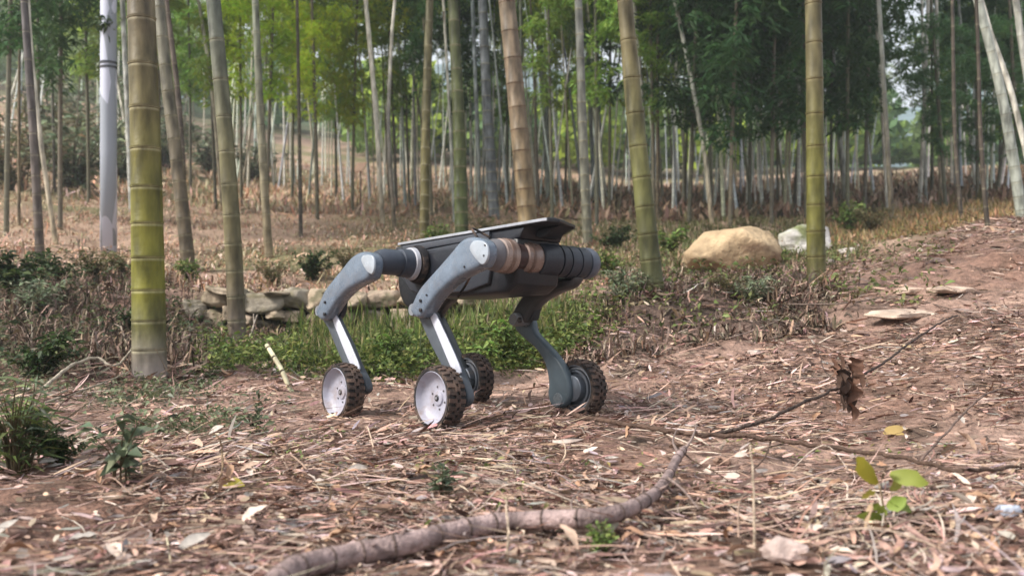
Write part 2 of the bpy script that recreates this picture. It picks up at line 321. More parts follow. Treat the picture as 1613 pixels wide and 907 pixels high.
def shrub_parts(r, h, nst, nlf, L, Wd, pal, pw, seed):
    """stems spraying from a base and leaves along them; unit metres"""
    global rng
    keep = rng; rng = np.random.default_rng(seed)
    st = MB(); P0 = []; D = []
    for i in range(nst):
        a = rng.uniform(0, 6.283); rr = r * rng.uniform(.3, 1); hh = h * rng.uniform(.5, 1)
        pts = catmull([(0.02 * math.cos(a), .02 * math.sin(a), 0), (rr * .35 * math.cos(a), rr * .35 * math.sin(a), hh * .55), (rr * math.cos(a + .3), rr * math.sin(a + .3), hh)], 4)
        V, Fc, c = tube(pts, np.linspace(.0035, .0012, len(pts)) * (h / .3) ** .5, 5, (.10, .075, .04)); st.add(V, Fc, c)
        k = int(nlf / nst)
        for q in rng.random(k) ** .7:
            j = q * (len(pts) - 1.01); j0 = int(j); p = pts[j0] * (1 - j + j0) + pts[j0 + 1] * (j - j0)
            P0.append(p); D.append((rng.normal(), rng.normal(), rng.normal(.25, .45)))
    P0 = np.array(P0); D = unit(np.array(D)); n = len(P0)
    cols = palette(n, pal, pw, .22); LL = rng.uniform(.6, 1.2, n) * L
    V, Fc, c = leafset(P0, D, LL, LL * Wd, cols)
    rng = keep
    return st.me('stems', M_leaf), mesh('leaves', V, Fc, M_leaf, c, smooth=False)
DG = [(.035,.065,.022),(.055,.09,.03),(.09,.12,.04),(.025,.045,.018)]
BG = [(.10,.17,.04),(.16,.24,.055),(.07,.11,.03),(.22,.26,.08)]
OLV = [(.12,.12,.05),(.17,.15,.07),(.08,.09,.035),(.24,.17,.10)]
GG = [(.20,.25,.15),(.27,.31,.21),(.15,.19,.11),(.30,.28,.2)]
SH = {'dark': shrub_parts(.24, .3, 24, 900, .05, .42, DG, [3,3,2,2], 1),
      'bright': shrub_parts(.18, .3, 20, 480, .05, .4, BG, [3,3,2,2], 2),
      'olive': shrub_parts(.25, .3, 26, 800, .045, .3, OLV, [3,3,2,1.5], 3),
      'grey': shrub_parts(.25, .3, 26, 800, .055, .3, GG, [3,3,2,2], 4),
      'spiky': shrub_parts(.16, .32, 30, 260, .10, .10, [(.06,.085,.045),(.10,.14,.05),(.15,.2,.06)], [2,2,1], 5),
      'broad': shrub_parts(.09, .2, 8, 60, .06, .5, [(.09,.12,.07),(.14,.17,.10),(.2,.22,.15)], [2,2,1], 6)}
def shrub(kind, px, py, s, label, group=None, name='shrub', cat='shrub', sz=None):
    x, y, z = hit(px, py); e = link(name, None, loc=(x, y, z - .01 * s)); e.rotation_euler.z = random.uniform(0, 6.28); q_ = .78 if s < 3 and name == 'shrub' else 1; e.scale = (s * q_, s * q_, (sz or s) * q_ * .85)
    tag(e, label, cat, group); link('stems', SH[kind][0], e); link('leaves', SH[kind][1], e); return e
shrub('dark', 30, 470, 1.5, 'dark green bush at the left edge beyond the bank', 'bushes on the left bank')
shrub('dark', 95, 452, 1.2, 'low dark bush between the left edge and the painted pole', 'bushes on the left bank')
shrub('dark', 60, 596, .95, 'leafy green bush at the foot of the left bank', 'bushes on the left bank')
shrub('grey', 60, 500, 1.1, 'grey-green fronds in the middle of the left bank', 'bushes on the left bank')
shrub('olive', 150, 450, 1.4, 'olive brown bush in front of the painted pole', 'bushes on the left bank')
shrub('olive', 200, 440, 1.1, 'olive bush just left of the thickest bamboo', 'bushes on the left bank')
shrub('bright', 300, 446, 1.0, 'bright green plant between the thickest bamboo and the stone wall')
shrub('dark', 205, 520, .8, 'dark leafy sprig against the thickest bamboo')
shrub('olive', 430, 450, 1.1, 'olive bush above the left end of the stone wall', 'bushes on the terrace edge')
shrub('dark', 490, 440, 1.2, 'dark bush above the wall behind the rear leg', 'bushes on the terrace edge')
shrub('olive', 545, 425, 1.1, 'olive bush behind the rear hip of the robot', 'bushes on the terrace edge')
shrub('bright', 690, 395, 1.5, 'green bush showing above the robot top plate', 'bushes on the terrace edge')
shrub('olive', 770, 380, 1.6, 'olive bush between two bamboos above the robot', 'bushes on the terrace edge')
shrub('bright', 960, 440, 1.1, 'pale green bush just right of the robot', 'bushes round the mound')
shrub('grey', 985, 478, .9, 'grey-green weed at the foot of the leaning bamboo', 'bushes round the mound')
shrub('bright', 1055, 405, 1.5, 'bright green bush against the left side of the tan boulder', 'bushes round the mound')
shrub('dark', 965, 395, 1.3, 'dark bush left of the leaning bamboo', 'bushes round the mound')
shrub('olive', 1180, 372, 1.3, 'olive bush behind the tan boulder', 'bushes round the mound')
shrub('bright', 1225, 418, .8, 'mossy green plant between the two boulders', 'bushes round the mound')
shrub('bright', 1335, 372, 1.7, 'green bush right of the upright bamboo', 'bushes by the path', sz=2.3)
shrub('olive', 1375, 368, 1.7, 'olive bush where the path bends', 'bushes by the path')
shrub('olive', 1150, 470, .7, 'small olive weed on the mound below the tan boulder')
shrub('grey', 1190, 480, .7, 'pale grey weed on the mound left of the upright bamboo')
shrub('bright', 740, 600, .8, 'bright weeds just behind the middle wheels', 'weeds in the grass behind the robot', 'weed', 'weed')
shrub('bright', 790, 575, 1.0, 'tall bright weeds under the robot belly', 'weeds in the grass behind the robot', 'weed', 'weed')
shrub('bright', 620, 590, .9, 'bright weeds between the two left wheels', 'weeds in the grass behind the robot', 'weed', 'weed')
shrub('olive', 850, 560, .9, 'olive weeds left of the dark rear leg', 'weeds in the grass behind the robot', 'weed', 'weed')
shrub('spiky', 30, 745, .82, 'narrow leaved green clump at the left edge of the foreground', None, 'weed', 'weed')
shrub('dark', 95, 730, .38, 'low green leaves right of the spiky clump at the left edge', None, 'weed', 'weed')
shrub('broad', 192, 760, .85, 'grey-green seedling with a thin dark stem on bare soil', None, 'seedling', 'plant')
shrub('broad', 400, 680, .5, 'tiny yellow-green seedling in front of the left wheel', None, 'seedling', 'plant')
shrub('broad', 700, 785, .45, 'tiny green seedling below the nearest wheel', None, 'seedling', 'plant')
shrub('bright', 945, 880, .2, 'small bright green plant just below the fallen branch', None, 'seedling', 'plant')
shrub('bright', 55, 690, .4, 'yellow-green sprig behind the spiky clump', None, 'seedling', 'plant')
HB = ['low grey-green', 'second grey-green, right of the painted pole,', 'olive', 'grey-green, higher up by the painted pole,', 'grey-green, right behind the thickest bamboo,', 'grey-green, between two slender bamboos,', 'olive brown, leftmost,', 'grey-green, rightmost,', 'topmost left grey-green', 'topmost right grey-green']
for (px, py, s, k) in ((120, 300, 5, 'grey'), (200, 285, 4.6, 'grey'), (60, 265, 5.5, 'olive'), (150, 245, 6, 'grey'), (260, 262, 6, 'grey'), (330, 275, 5.4, 'grey'), (20, 300, 4, 'olive'), (400, 285, 4.2, 'grey'), (90, 225, 8, 'grey'), (240, 225, 8, 'grey')):
    shrub(k, px, py, s, HB.pop(0) + ' bush on the hazy left hillside', 'bushes on the far left hillside')
# pale blossoms far left
for (px, py) in ((112, 205), (138, 198), (124, 222)):
    pass

# ------------------------------------------------------------------ bamboo
def node_heights(h, near=True, k=1.):
    out = []; z = .06
    while z < h: out.append(z); z += (.115 + min(z, 2.2) * .065) * k
    return out
def culm_mesh(path, rad, hs, sides, cfn, ring=(.62,.58,.45), name='culm'):
    """path/rad: functions of height along the culm; a groove and a swollen ridge at every node"""
    H = []; R = []; K = []
    seq = [(0, 0, 0)]
    for h in hs: seq += [(h - .018, 0, 0), (h - .008, .0, 1), (h - .002, -.02, .15), (h + .003, .075, .3), (h + .01, 0, 0)]
    seq += [(hs[-1] + .2, 0, 0)]
    seq = [s for i, s in enumerate(seq) if i == 0 or s[0] > seq[i-1][0] - 1e-6]
    pts = np.array([path(s[0]) for s in seq]); r = np.array([rad(s[0]) * (1 + s[1]) for s in seq])
    cols = np.array([np.array(cfn(s[0])) * (1 - .7 * min(1, s[2])) + (np.array(ring) * .5 + np.array(cfn(s[0])) * .7) * .7 * min(1, s[2]) for s in seq])
    V, Fc, c = tube(pts, r, sides, cols); return mesh(name, V, Fc, M_culm, c)
def torus_ring(p, t, r, tr, sides, col):
    t = unit(np.array(t, float)); A = unit(np.cross(t, (0, 1, .01))); B = np.cross(t, A); V = []; Fc = []
    m = 6
    for j in range(sides):
        th = j / sides * 6.2832; dd = A * math.cos(th) + B * math.sin(th)
        for q in range(m):
            ph = q / m * 6.2832; V.append(np.array(p) + dd * (r + tr * math.cos(ph)) + t * tr * 1.3 * math.sin(ph))
    for j in range(sides):
        for q in range(m): Fc.append((j * m + q, j * m + (q + 1) % m, ((j + 1) % sides) * m + (q + 1) % m, ((j + 1) % sides) * m + q))
    return V, Fc, col

# crown variants: whorls of drooping leafy twigs round an axis; object colour tints them
def crown_mesh(seed, h, r, nb, leaf, density, low=.0):
    g = np.random.default_rng(seed); P0, D, LL = [], [], []; st = MB()
    for b in range(nb):
        q = (b + g.random()) / nb; z0 = h * (low + (1 - low) * q); a = g.uniform(0, 6.283)
        R = r * (math.sin(math.pi * min(1, .16 + .84 * (1 - q) ** .8)) * .85 + .12) * g.uniform(.55, 1.15); rise = g.uniform(.15, .7) * R
        tt = np.linspace(0, 1, 7)
        pts = np.stack([np.cos(a + .3 * tt) * R * tt, np.sin(a + .3 * tt) * R * tt, z0 + rise * tt * 1.7 - rise * 1.5 * tt ** 2.4], 1)
        if b % 2 == 0: V, Fc, c = tube(pts, np.linspace(.009, .003, 7), 4, (.16, .17, .07), False); st.add(V, Fc, c)
        k = int(density * (0.35 + R / r) * (.35 + 1.3 * g.random()))
        for _ in range(k):
            t = g.uniform(.25, 1.05); j = min(5, int(t * 6)); p = pts[j] + (pts[min(6, j + 1)] - pts[j]) * (t * 6 - j) + g.normal(0, .09 * r ** .5, 3) * (1, 1, .6)
            nl = g.integers(5, 9); ba = g.uniform(0, 6.283)
            for i in range(nl):
                an = ba + g.normal(0, 1.0); P0.append(p + g.normal(0, .03, 3)); D.append((math.cos(an), math.sin(an), g.normal(-.35, .4))); LL.append(leaf * g.uniform(.6, 1.25))
    P0 = np.array(P0); D = unit(np.array(D)); LL = np.array(LL); n = len(P0)
    # leaves vary from fresh to old, in patches through the crown
    v = .55 + 1.0 * fbm(P0[:, 0] * 1.6 + 9 + P0[:, 2] * .7, P0[:, 1] * 1.6 + P0[:, 2] * 1.3 + 5, 3, seed)
    cols = np.stack([v * g.uniform(.85, 1.2, n), v * g.uniform(.92, 1.08, n), v * g.uniform(.8, 1.15, n)], 1)
    S = unit(np.cross(D, (0, 0, 1.)));aa = g.normal(0, .7, n)[:, None]; N = np.cross(S, D); S = S * np.cos(aa) + N * np.sin(aa)
    Wd = LL * g.uniform(.2, .32, n); tip = P0 + D * LL[:, None] - np.array([0, 0, 1]) * LL[:, None] * .2; mid = P0 + D * LL[:, None] * .4
    V = np.stack([P0, mid + S * Wd[:, None] * .5, tip, mid - S * Wd[:, None] * .5], 1).reshape(-1, 3)
    Q = (np.arange(n) * 4)[:, None] + np.arange(4)[None]
    o = len(V); c = np.repeat(cols, 4, axis=0)
    sq = np.array(st.F) + o
    V = np.concatenate([V, np.array(st.V)]); Q = np.concatenate([Q, sq]); c = np.concatenate([c, np.array(st.C) * 2.5])
    return mesh('crown', V, Q, M_crown, c, smooth=False)
CR = [crown_mesh(11, 5.0, 1.25, 46, .125, 26), crown_mesh(12, 5.6, 1.05, 42, .12, 26), crown_mesh(13, 4.4, 1.5, 50, .13, 30), crown_mesh(14, 6.0, 1.3, 50, .125, 26)]
CRH = [5.0, 5.6, 4.4, 6.0]
def crown(parent, loc, i, s, col, sz=None):
    o = link('crown', CR[i % 4], parent, loc); o.scale = (s, s, sz or s); o.rotation_euler.z = random.uniform(0, 6.28); o.color = (*col, 1); return o
YG, MG, DGc, BGc, GYc = (.42,.56,.06), (.23,.36,.075), (.06,.13,.045), (.13,.24,.10), (.24,.35,.10)

def cg(*stops):                                      # colour by height above the foot
    hs = [s[0] for s in stops]; cs = np.array([s[1] for s in stops])
    return lambda h: [np.interp(h, hs, cs[:, k]) for k in range(3)]
OLIVE, YGR, BRN, GRY, MAUVE, BLU, TANc, DRK, PALE = (.30,.27,.12), (.33,.33,.06), (.17,.13,.08), (.33,.35,.32), (.40,.34,.34), (.32,.37,.42), (.36,.29,.19), (.085,.07,.055), (.62,.60,.52)
def culm(pix, wb, wt, cf, label, near=False, height=9.5, crown_i=None, ccol=MG, group='bamboo culms', cs=1., ring=(.34,.32,.22), k=1., cz=.5, name='bamboo', d0=None):
    """pix: (px,py) from the foot upwards, as read off the photograph, set at the foot's distance"""
    b = hit(*pix[0]) if d0 is None else ((pix[0][0] - CX) * d0 / F, d0, float(tz((pix[0][0] - CX) * d0 / F, d0)[0])); d = b[1]; base = np.array(b)
    pts = [base + (0, 0, -.03)] + [P(px, py, d + .0 * i) for i, (px, py) in enumerate(pix[1:])]
    dirv = unit(pts[-1] - pts[-2]); top = base[2] + height
    ext = (top - pts[-1][2]) / max(dirv[2], .5)
    for s in (.33, .66, 1.0): pts.append(pts[3 - 3 - 1] if False else (np.array(pts[len(pix) - 1]) + dirv * ext * s + np.array([.10 * s * s * np.sign(dirv[0] + 1e-3), .25 * s * s, 0])))
    cur = catmull(pts, 6); seg = np.concatenate([[0], np.cumsum(np.linalg.norm(np.diff(cur, axis=0), axis=1))]); Ltot = seg[-1]
    loc = base; path = lambda h: np.array([np.interp(h, seg, cur[:, k]) - loc[k] for k in range(3)])
    rb = wb * d / F / 2; hv = float(np.linalg.norm(pts[len(pix) - 1] - pts[0])); rt = wt * d / F / 2
    def rad(h):
        flare = 1 + .06 * math.exp(-h / .05)
        return (rb + (rt - rb) * h / hv) * flare if h < hv else max(rt * (1 - (h - hv) / max(Ltot - hv, .1) * .85), .004)
    hs = [h for h in node_heights(Ltot - .25, k=k)]
    e = link(name, None, loc=loc); tag(e, label, 'bamboo', group); kk = .42 if near else .78
    link('culm', culm_mesh(path, rad, hs, 20 if near else 10, lambda q: [v * kk for v in cf(q)], ring), e)
    if near:
        for h in hs:
            p = path(h)
            if h > 3.2 * (d / 3.6): break
            t = path(h + .02) - path(h - .02)
            link('node_ring', mesh('node_ring', *torus_ring(p, t, rad(h) * 1.0, .0022 * max(1, d / 4), 20, ring)[:2], M_culm, np.tile(np.array(ring) * .4 + np.array(cf(h)) * kk * .65, (120, 1))), e)
    if near: NEAR.append((base, rb))
    ci = random.randrange(4) if crown_i is None else crown_i
    tp = path(Ltot - .05); s = cs; hh = CRH[ci] * s
    # leafy part hangs on the upper culm
    j = link('crown', CR[ci], e, tp - np.array([0, 0, hh * .82])); j.scale = (s * .5, s * .5, s * .6); j.rotation_euler.z = random.uniform(0, 6.28); j.color = (*ccol, 1)
    return e
NEAR = []
G_low = (.29,.28,.05)
culm([(236,604),(233,420),(229,220),(222,0)], 53, 41, cg((0,(.36,.31,.30)),(.12,(.36,.31,.27)),(.26,(.27,.26,.09)),(.42,(.30,.29,.04)),(.75,(.29,.27,.05)),(1.15,(.25,.21,.09)),(1.5,(.28,.23,.14)),(3,(.26,.23,.14))),
     'thickest bamboo, yellow-green with a whitish foot, beside the path', True, 10.5, k=.92, ring=(.45,.42,.28))
culm([(375,549),(367,380),(354,200),(336,0)], 28, 22, cg((0,(.22,.17,.15)),(.5,(.24,.2,.10)),(1.1,(.25,.23,.12)),(1.8,(.24,.27,.22)),(3,(.25,.30,.26))), 'slender bamboo rising in front of the left end of the stone wall', True, 10)
culm([(298,425),(284,300),(262,120),(250,0)], 22, 17, cg((0,BRN),(.8,(.25,.2,.13)),(1.6,(.30,.28,.2)),(3,(.40,.40,.34))), 'bamboo with a brown foot close behind the thickest one', True, 10)
culm([(292,400),(283,180),(262,0)], 11, 8, cg((0,DRK),(3,(.13,.10,.08))), 'dark thin bamboo between the thickest and the slender one')
culm([(64,415),(53,220),(38,0)], 14, 11, cg((0,(.14,.11,.09)),(2,(.10,.09,.09)),(4,(.08,.085,.075))), 'dark bamboo at the far left')
culm([(89,385),(66,235),(50,90),(44,0)], 8, 6, cg((0,TANc),(2,PALE)), 'thin pale bamboo leaning left at the far left')
culm([(30,356),(30,150),(33,0)], 5, 4, cg((0,BRN),(3,BRN)), 'thin brown bamboo at the left edge')
culm([(86,305),(81,70),(79,0)], 4.5, 4, cg((0,DRK),(3,(.12,.13,.1))), 'thin dark bamboo left of the painted pole')
culm([(212,300),(196,190),(181,100),(172,0)], 5, 4, cg((0,PALE),(3,PALE)), 'thin pale bamboo slanting between the painted pole and the thickest bamboo')
culm([(208,335),(200,150),(193,0)], 9, 8, cg((0,(.4,.4,.36)),(3,(.5,.52,.5))), 'pale bamboo half hidden by the left side of the thickest one')
culm([(350,330),(335,150),(316,20),(312,0)], 6, 5, cg((0,TANc),(3,PALE)), 'thin pale bamboo behind the slender one')
culm([(424,406),(411,200),(402,0)], 14, 11, cg((0,(.22,.17,.10)),(1.5,(.17,.17,.12)),(3,(.15,.18,.14))), 'grey-brown bamboo in the reddish grass left of centre')
culm([(474,373),(471,180),(468,0)], 6.5, 5, cg((0,DRK),(2,(.09,.08,.05)),(4,DRK)), 'straight dark thin bamboo in the reddish grass')
culm([(603,356),(592,180),(576,0)], 8, 7, cg((0,TANc),(1.5,PALE),(4,PALE)), 'tall pale bamboo right of the small pink sign')
culm([(622,362),(612,210),(617,60),(622,0)], 7, 5, cg((0,BRN),(1.5,(.25,.24,.22)),(2.3,PALE)), 'bamboo with a dark foot right of the tall pale one')
culm([(648,300),(652,120),(657,0)], 5, 4.5, cg((0,(.4,.42,.3)),(3,PALE)), 'thin greenish white bamboo left of the olive one')
culm([(668,392),(671,200),(677,0)], 15, 12, cg((0,(.17,.14,.05)),(1,(.26,.23,.09)),(3,(.30,.28,.17))), 'olive bamboo rising behind the tail of the top plate', True, 10)
culm([(728,398),(723,200),(713,0)], 22, 16, cg((0,(.10,.13,.04)),(1,(.13,.16,.05)),(2.5,(.17,.19,.09))), 'dark green bamboo rising behind the middle of the top plate', True, 10)
culm([(756,330),(750,150),(744,0)], 7, 6, cg((0,GRY),(3,BLU)), 'thin grey bamboo left of the thick blue-grey one')
culm([(716,350),(708,180),(700,30),(698,0)], 5, 4, cg((0,GRY),(3,PALE)), 'thin pale bamboo crossing behind the dark green one')
culm([(779,345),(768,180),(760,0)], 17, 14, cg((0,(.30,.32,.33)),(3,(.34,.38,.42))), 'thick blue-grey bamboo behind the robot', True, 10)
culm([(838,425),(831,345),(815,170),(798,0)], 31, 26, cg((0,(.32,.24,.11)),(.8,(.34,.25,.14)),(1.6,(.36,.27,.18)),(3,(.36,.29,.21))), 'thick tan bamboo rising behind the robot, leaning left', True, 10.5, ring=(.22,.15,.1))
culm([(867,315),(856,140),(842,0)], 14, 10, cg((0,(.30,.32,.28)),(3,(.36,.42,.42))), 'blue-grey bamboo right of the thick tan one')
culm([(826,330),(822,150),(820,0)], 6, 5, cg((0,DRK),(3,(.15,.17,.12))), 'thin dark bamboo touching the thick tan one')
culm([(926,388),(918,200),(911,0)], 16, 12, cg((0,(.25,.24,.16)),(2,(.33,.34,.3)),(4,(.42,.44,.42))), 'grey bamboo behind the front hip of the robot', True, 10)
culm([(1031,456),(1018,350),(997,150),(984,0)], 33, 24, cg((0,(.14,.15,.07)),(.35,(.16,.16,.06)),(.6,(.25,.25,.09)),(1.2,(.27,.23,.12)),(3,(.32,.28,.19))), 'stout olive bamboo leaning left, right of the robot', True, 10.5, ring=(.2,.18,.1))
culm([(1019,340),(1012,170),(999,0)], 7, 6, cg((0,GRY),(3,PALE)), 'thin pale bamboo following the right side of the stout olive one')
culm([(1036,350),(1036,150),(1037,0)], 6, 5, cg((0,BRN),(3,DRK)), 'dark thin bamboo right of the stout olive one')
culm([(1122,355),(1108,230),(1079,76),(1062,0)], 7.5, 6, cg((0,TANc),(2,(.45,.47,.42)),(4,PALE)), 'pale bamboo leaning left above the tan boulder')
culm([(948,325),(943,180),(938,0)], 8, 6, cg((0,BLU),(3,BLU)), 'blue-grey bamboo, left one of a close pair')
culm([(936,320),(930,180),(922,0)], 7, 6, cg((0,BLU),(3,GRY)), 'grey bamboo right behind the grey one at the front hip')
culm([(1286,450),(1284,250),(1281,0)], 29, 25, cg((0,(.20,.18,.09)),(.3,(.22,.21,.05)),(.65,(.25,.24,.06)),(1.1,(.23,.20,.10)),(3,(.27,.25,.16))), 'stout upright olive bamboo beside the boulders', True, 10.5, ring=(.18,.15,.08))
culm([(1335,330),(1321,200),(1304,0)], 10, 7, cg((0,(.33,.33,.28)),(3,(.5,.52,.47))), 'pale bamboo right of the upright olive one')
culm([(1405,346),(1396,200),(1384,0)], 8, 7, cg((0,BRN),(2,(.22,.23,.2)),(4,(.4,.42,.4))), 'bamboo standing where the path fades into grass')
culm([(1398,335),(1390,190),(1382,60),(1379,0)], 5, 5, cg((0,PALE),(4,PALE)), 'thin pale bamboo touching the one at the path end')
culm([(1613,340),(1580,160),(1540,0)], 17, 13, d0=8.2, cf= cg((0,(.33,.35,.3)),(4,(.42,.45,.4))), label='grey bamboo leaning left at the right edge')
culm([(1640,330),(1597,160),(1561,55),(1545,0)], 9, 8, d0=8.6, cf= cg((0,PALE),(4,PALE)), label='pale bamboo crossing the leaning grey one at the right edge')
culm([(1660,330),(1613,92),(1600,0)], 12, 10, d0=8.8, cf= cg((0,GRY),(4,PALE)), label='pale bamboo cut off by the right edge of the photo')
culm([(1515,352),(1504,213),(1500,0)], 7, 5, cg((0,DRK),(3,DRK)), 'dark thin bamboo in the ochre grass, left one of two', crown_i=1)
culm([(1556,358),(1545,222),(1538,0)], 7.5, 5, cg((0,DRK),(3,DRK)), 'dark thin bamboo in the ochre grass, right one of two', crown_i=0)
culm([(1448,326),(1455,199),(1462,0)], 7, 5, cg((0,PALE),(3,PALE)), 'white bamboo crossing another over the ochre grass')
culm([(1459,323),(1456,190),(1452,0)], 5, 4, cg((0,GRY),(3,PALE)), 'thin grey bamboo crossed by the white one')
culm([(1484,318),(1480,240),(1475,0)], 6, 5, cg((0,TANc),(3,PALE)), 'short looking pale bamboo right of the crossing pair')
culm([(1540,312),(1529,227),(1510,0)], 5, 4, cg((0,PALE),(3,GRY)), 'thin white bamboo leaning left behind the two dark ones')
culm([(5,225),(14,170),(26,125),(60,0)], 5, 4, cg((0,PALE),(3,PALE)), 'thin pale bamboo leaning right at the upper left edge')

# leaves and stalks drifted against the feet of the near culms
sets = []
for bb, r_ in NEAR:
    n = 170; a = rng.uniform(0, 6.283, n); q = r_ * (1.02 + np.abs(rng.normal(0, 1.0, n))); x = bb[0] + np.cos(a) * q; y = bb[1] + np.sin(a) * q
    z = tz(x, y) + .05 * np.exp(-(q - r_) / (r_ * .8)) * rng.random(n)
    sets.append(strips(x, y, z, rng.uniform(0, 6.28, n), rng.normal(.15, .4, n), rng.uniform(.04, .15, n), rng.uniform(.003, .014, n), rng.normal(0, .35, n), rng.normal(0, .7, n), palette(n, TAN, TW), 3))
stuff('litter_drift', sets, M_litter, 'dead leaves gathered round the feet of the near bamboos')
# ---- painted pole with dark bands
def lathe(o, ax, prof, sides=32, phase=0, caps=True):
    ax = unit(np.array(ax, float)); A = unit(np.cross(ax, (0.01, 0.02, 1) if abs(ax[2]) < .9 else (1, 0, 0))); B = np.cross(ax, A); V = []; Fc = []
    for s, r in prof:
        for j in range(sides):
            th = j / sides * 6.28318 + phase; V.append(np.array(o) + ax * s + (A * math.cos(th) + B * math.sin(th)) * r)
    m = len(prof)
    for i in range(m - 1):
        for j in range(sides): Fc.append((i * sides + j, i * sides + (j + 1) % sides, (i + 1) * sides + (j + 1) % sides, (i + 1) * sides + j))
    if caps: Fc += [tuple(range(sides))[::-1], tuple((m - 1) * sides + j for j in range(sides))]
    return V, Fc
hx, hy, hz = hit(171, 394); pr = 25 * hy / F / 2
pole = link('utility_pole', None, loc=(hx, hy, hz)); tag(pole, 'white painted pole with worn grey patches and black bands', 'pole')
V, Fc = lathe((0, 0, -.05), (0, 0, 1), [(0, pr), (1, pr * .985), (2, pr * .97), (4, pr * .92), (7, pr * .82), (7.05, pr * .8)], 32)
m, n_, l_, b_ = new_mat('chipped_white_paint'); b_.inputs['Roughness'].default_value = .6
tc = n_.new('ShaderNodeTexCoord'); mp = n_.new('ShaderNodeMapping'); mp.inputs['Scale'].default_value = (6, 6, 1.8); t = n_.new('ShaderNodeTexVoronoi'); t.inputs['Scale'].default_value = 1.2
cr = n_.new('ShaderNodeValToRGB'); cr.color_ramp.interpolation = 'CONSTANT'; cr.color_ramp.elements[0].color = (.52, .55, .66, 1); cr.color_ramp.elements[1].color = (.28, .31, .36, 1); cr.color_ramp.elements[1].position = .5
e2 = cr.color_ramp.elements.new(.8); e2.color = (.33, .27, .22, 1)
l_.new(tc.outputs['Object'], mp.inputs[0]); l_.new(mp.outputs[0], t.inputs['Vector']); l_.new(t.outputs['Color'], cr.inputs[0]); l_.new(cr.outputs[0], b_.inputs['Base Color'])
link('shaft', mesh('shaft', V, Fc, m), pole)
for py in (100, 107):
    zc = CZ + (CY - py) * hy / F - hz
    V, Fc = lathe((0, 0, zc), (0, 0, 1), [(-.012, pr * .9), (-.012, pr * 1.04), (.012, pr * 1.04), (.012, pr * .9)], 32)
    link('steel_band', mesh('steel_band', V, Fc, M_plain, np.tile((.03, .035, .045), (len(V), 1)), smooth=False), pole)
zc = CZ + (CY - 40) * hy / F - hz
lf = rng.normal(0, 1, (60, 3)); lf[:, 2] -= .3; V, Fc, c = leafset(np.array([0, -pr, zc]) + rng.normal(0, .04, (60, 3)), unit(lf), rng.uniform(.05, .09, 60), rng.uniform(.02, .04, 60), palette(60, DG, [1,1,1,1]))
iv = link('climbing_leaves', mesh('climbing_leaves', V, Fc, M_leaf, c, smooth=False), pole)

# ---- far bamboo stand: shared meshes, own object each
def far_culm_mesh(seed):
    g = np.random.default_rng(seed); H = 9.0; lx, ly = g.normal(0, .25, 2)
    path = lambda h: np.array([lx * (h / H) ** 1.8, ly * (h / H) ** 1.8, h - .1]); rad = lambda h: .042 * (1 - .75 * h / H)
    seq = [(0., 0, 0)]
    for h in np.arange(.2, H - .2, .3): seq += [(h - .03, 0, 0), (h - .01, .0, 1), (h + .005, .06, .2), (h + .02, 0, 0)]
    V, Fc, c = tube([path(s[0]) for s in seq], [rad(s[0]) * (1 + s[1]) for s in seq], 8, np.array([(.8, .8, .8) if s[2] < 1 else (1.25, 1.25, 1.2) for s in seq]))
    return mesh('culm', V, Fc, M_culmfar, c)
FC = [far_culm_mesh(s) for s in range(40, 45)]
def far_bamboo(x, y, label, group, ccol, wcol, s=1., ci=None, cb=2.2, csz=1., lean=None, hzs=1.):
    z = float(tz(x, y)[0]); e = link('bamboo', None, loc=(x, y, z)); tag(e, label, 'bamboo', group)
    e.rotation_euler = (random.gauss(0, .025), lean if lean is not None else random.gauss(0, .075), random.uniform(0, .5))
    o = link('culm', FC[random.randrange(5)], e); o.color = (*wcol, 1); o.scale = (s, s, hzs)
    ci = random.randrange(4) if ci is None else ci
    crown(e, (0, 0, cb), ci, csz, ccol, csz * random.uniform(.9, 1.2)); return e
WC = [(.9,.94,.9), (.85,.92,.94), (.7,.74,.7), (.85,.85,.74), (.38,.42,.42), (.55,.53,.42), (.28,.26,.18), (.16,.14,.10), (.42,.46,.5), (.9,.92,.86), (.8,.84,.8)]
def jit(c, v=.2): k = 1 + random.uniform(-v, v); return tuple(max(.01, a * k * (1 + random.uniform(-.06, .06))) for a in c)
cnt = 0; used = []
def stand(n, p0, p1, y0, y1, label, group, cols, cb, ws=(0.4, .78), wc=WC, mind=3.5, hzs=.66, cz_=(.5, .72)):
    k = 0; tries = 0
    while k < n and tries < n * 30:
        tries += 1
        px = random.uniform(p0, p1); py = random.uniform(y0, y1)
        if any(abs(px - u) < mind for u in used[-40:]): continue
        if 554 < px < 580: continue                     # the marker board stands clear of the culms
        h = hit(px, py)
        if not h or h[1] > 60: continue
        used.append(px); k += 1
        far_bamboo(h[0], h[1], label, group, jit(random.choice(cols)), jit(random.choice(wc)), random.uniform(*ws), cb=random.uniform(*cb), csz=random.uniform(*cz_), hzs=hzs * random.uniform(.85, 1.15))
stand(44, 850, 1090, 292, 340, 'slim pale bamboo in the crowded stand behind and right of the robot', 'far stand behind the robot', [MG, YG, MG, GYc], (2.8, 4.2))
stand(58, 1060, 1300, 290, 345, 'slim grey bamboo in the dense stand beyond the boulders', 'far stand beyond the boulders', [DGc, DGc, BGc, MG], (2.2, 2.9))
stand(12, 1300, 1378, 280, 315, 'slim bamboo between the upright olive bamboo and the path end', 'far stand near the path end', [BGc, MG, DGc], (1.9, 2.4), hzs=.5, cz_=(.34, .46))
stand(24, 1455, 1640, 275, 315, 'slim pale bamboo beyond the ochre grass', 'far stand beyond the ochre grass', [BGc, MG, BGc, DGc], (1.9, 2.4), hzs=.42, cz_=(.34, .46))
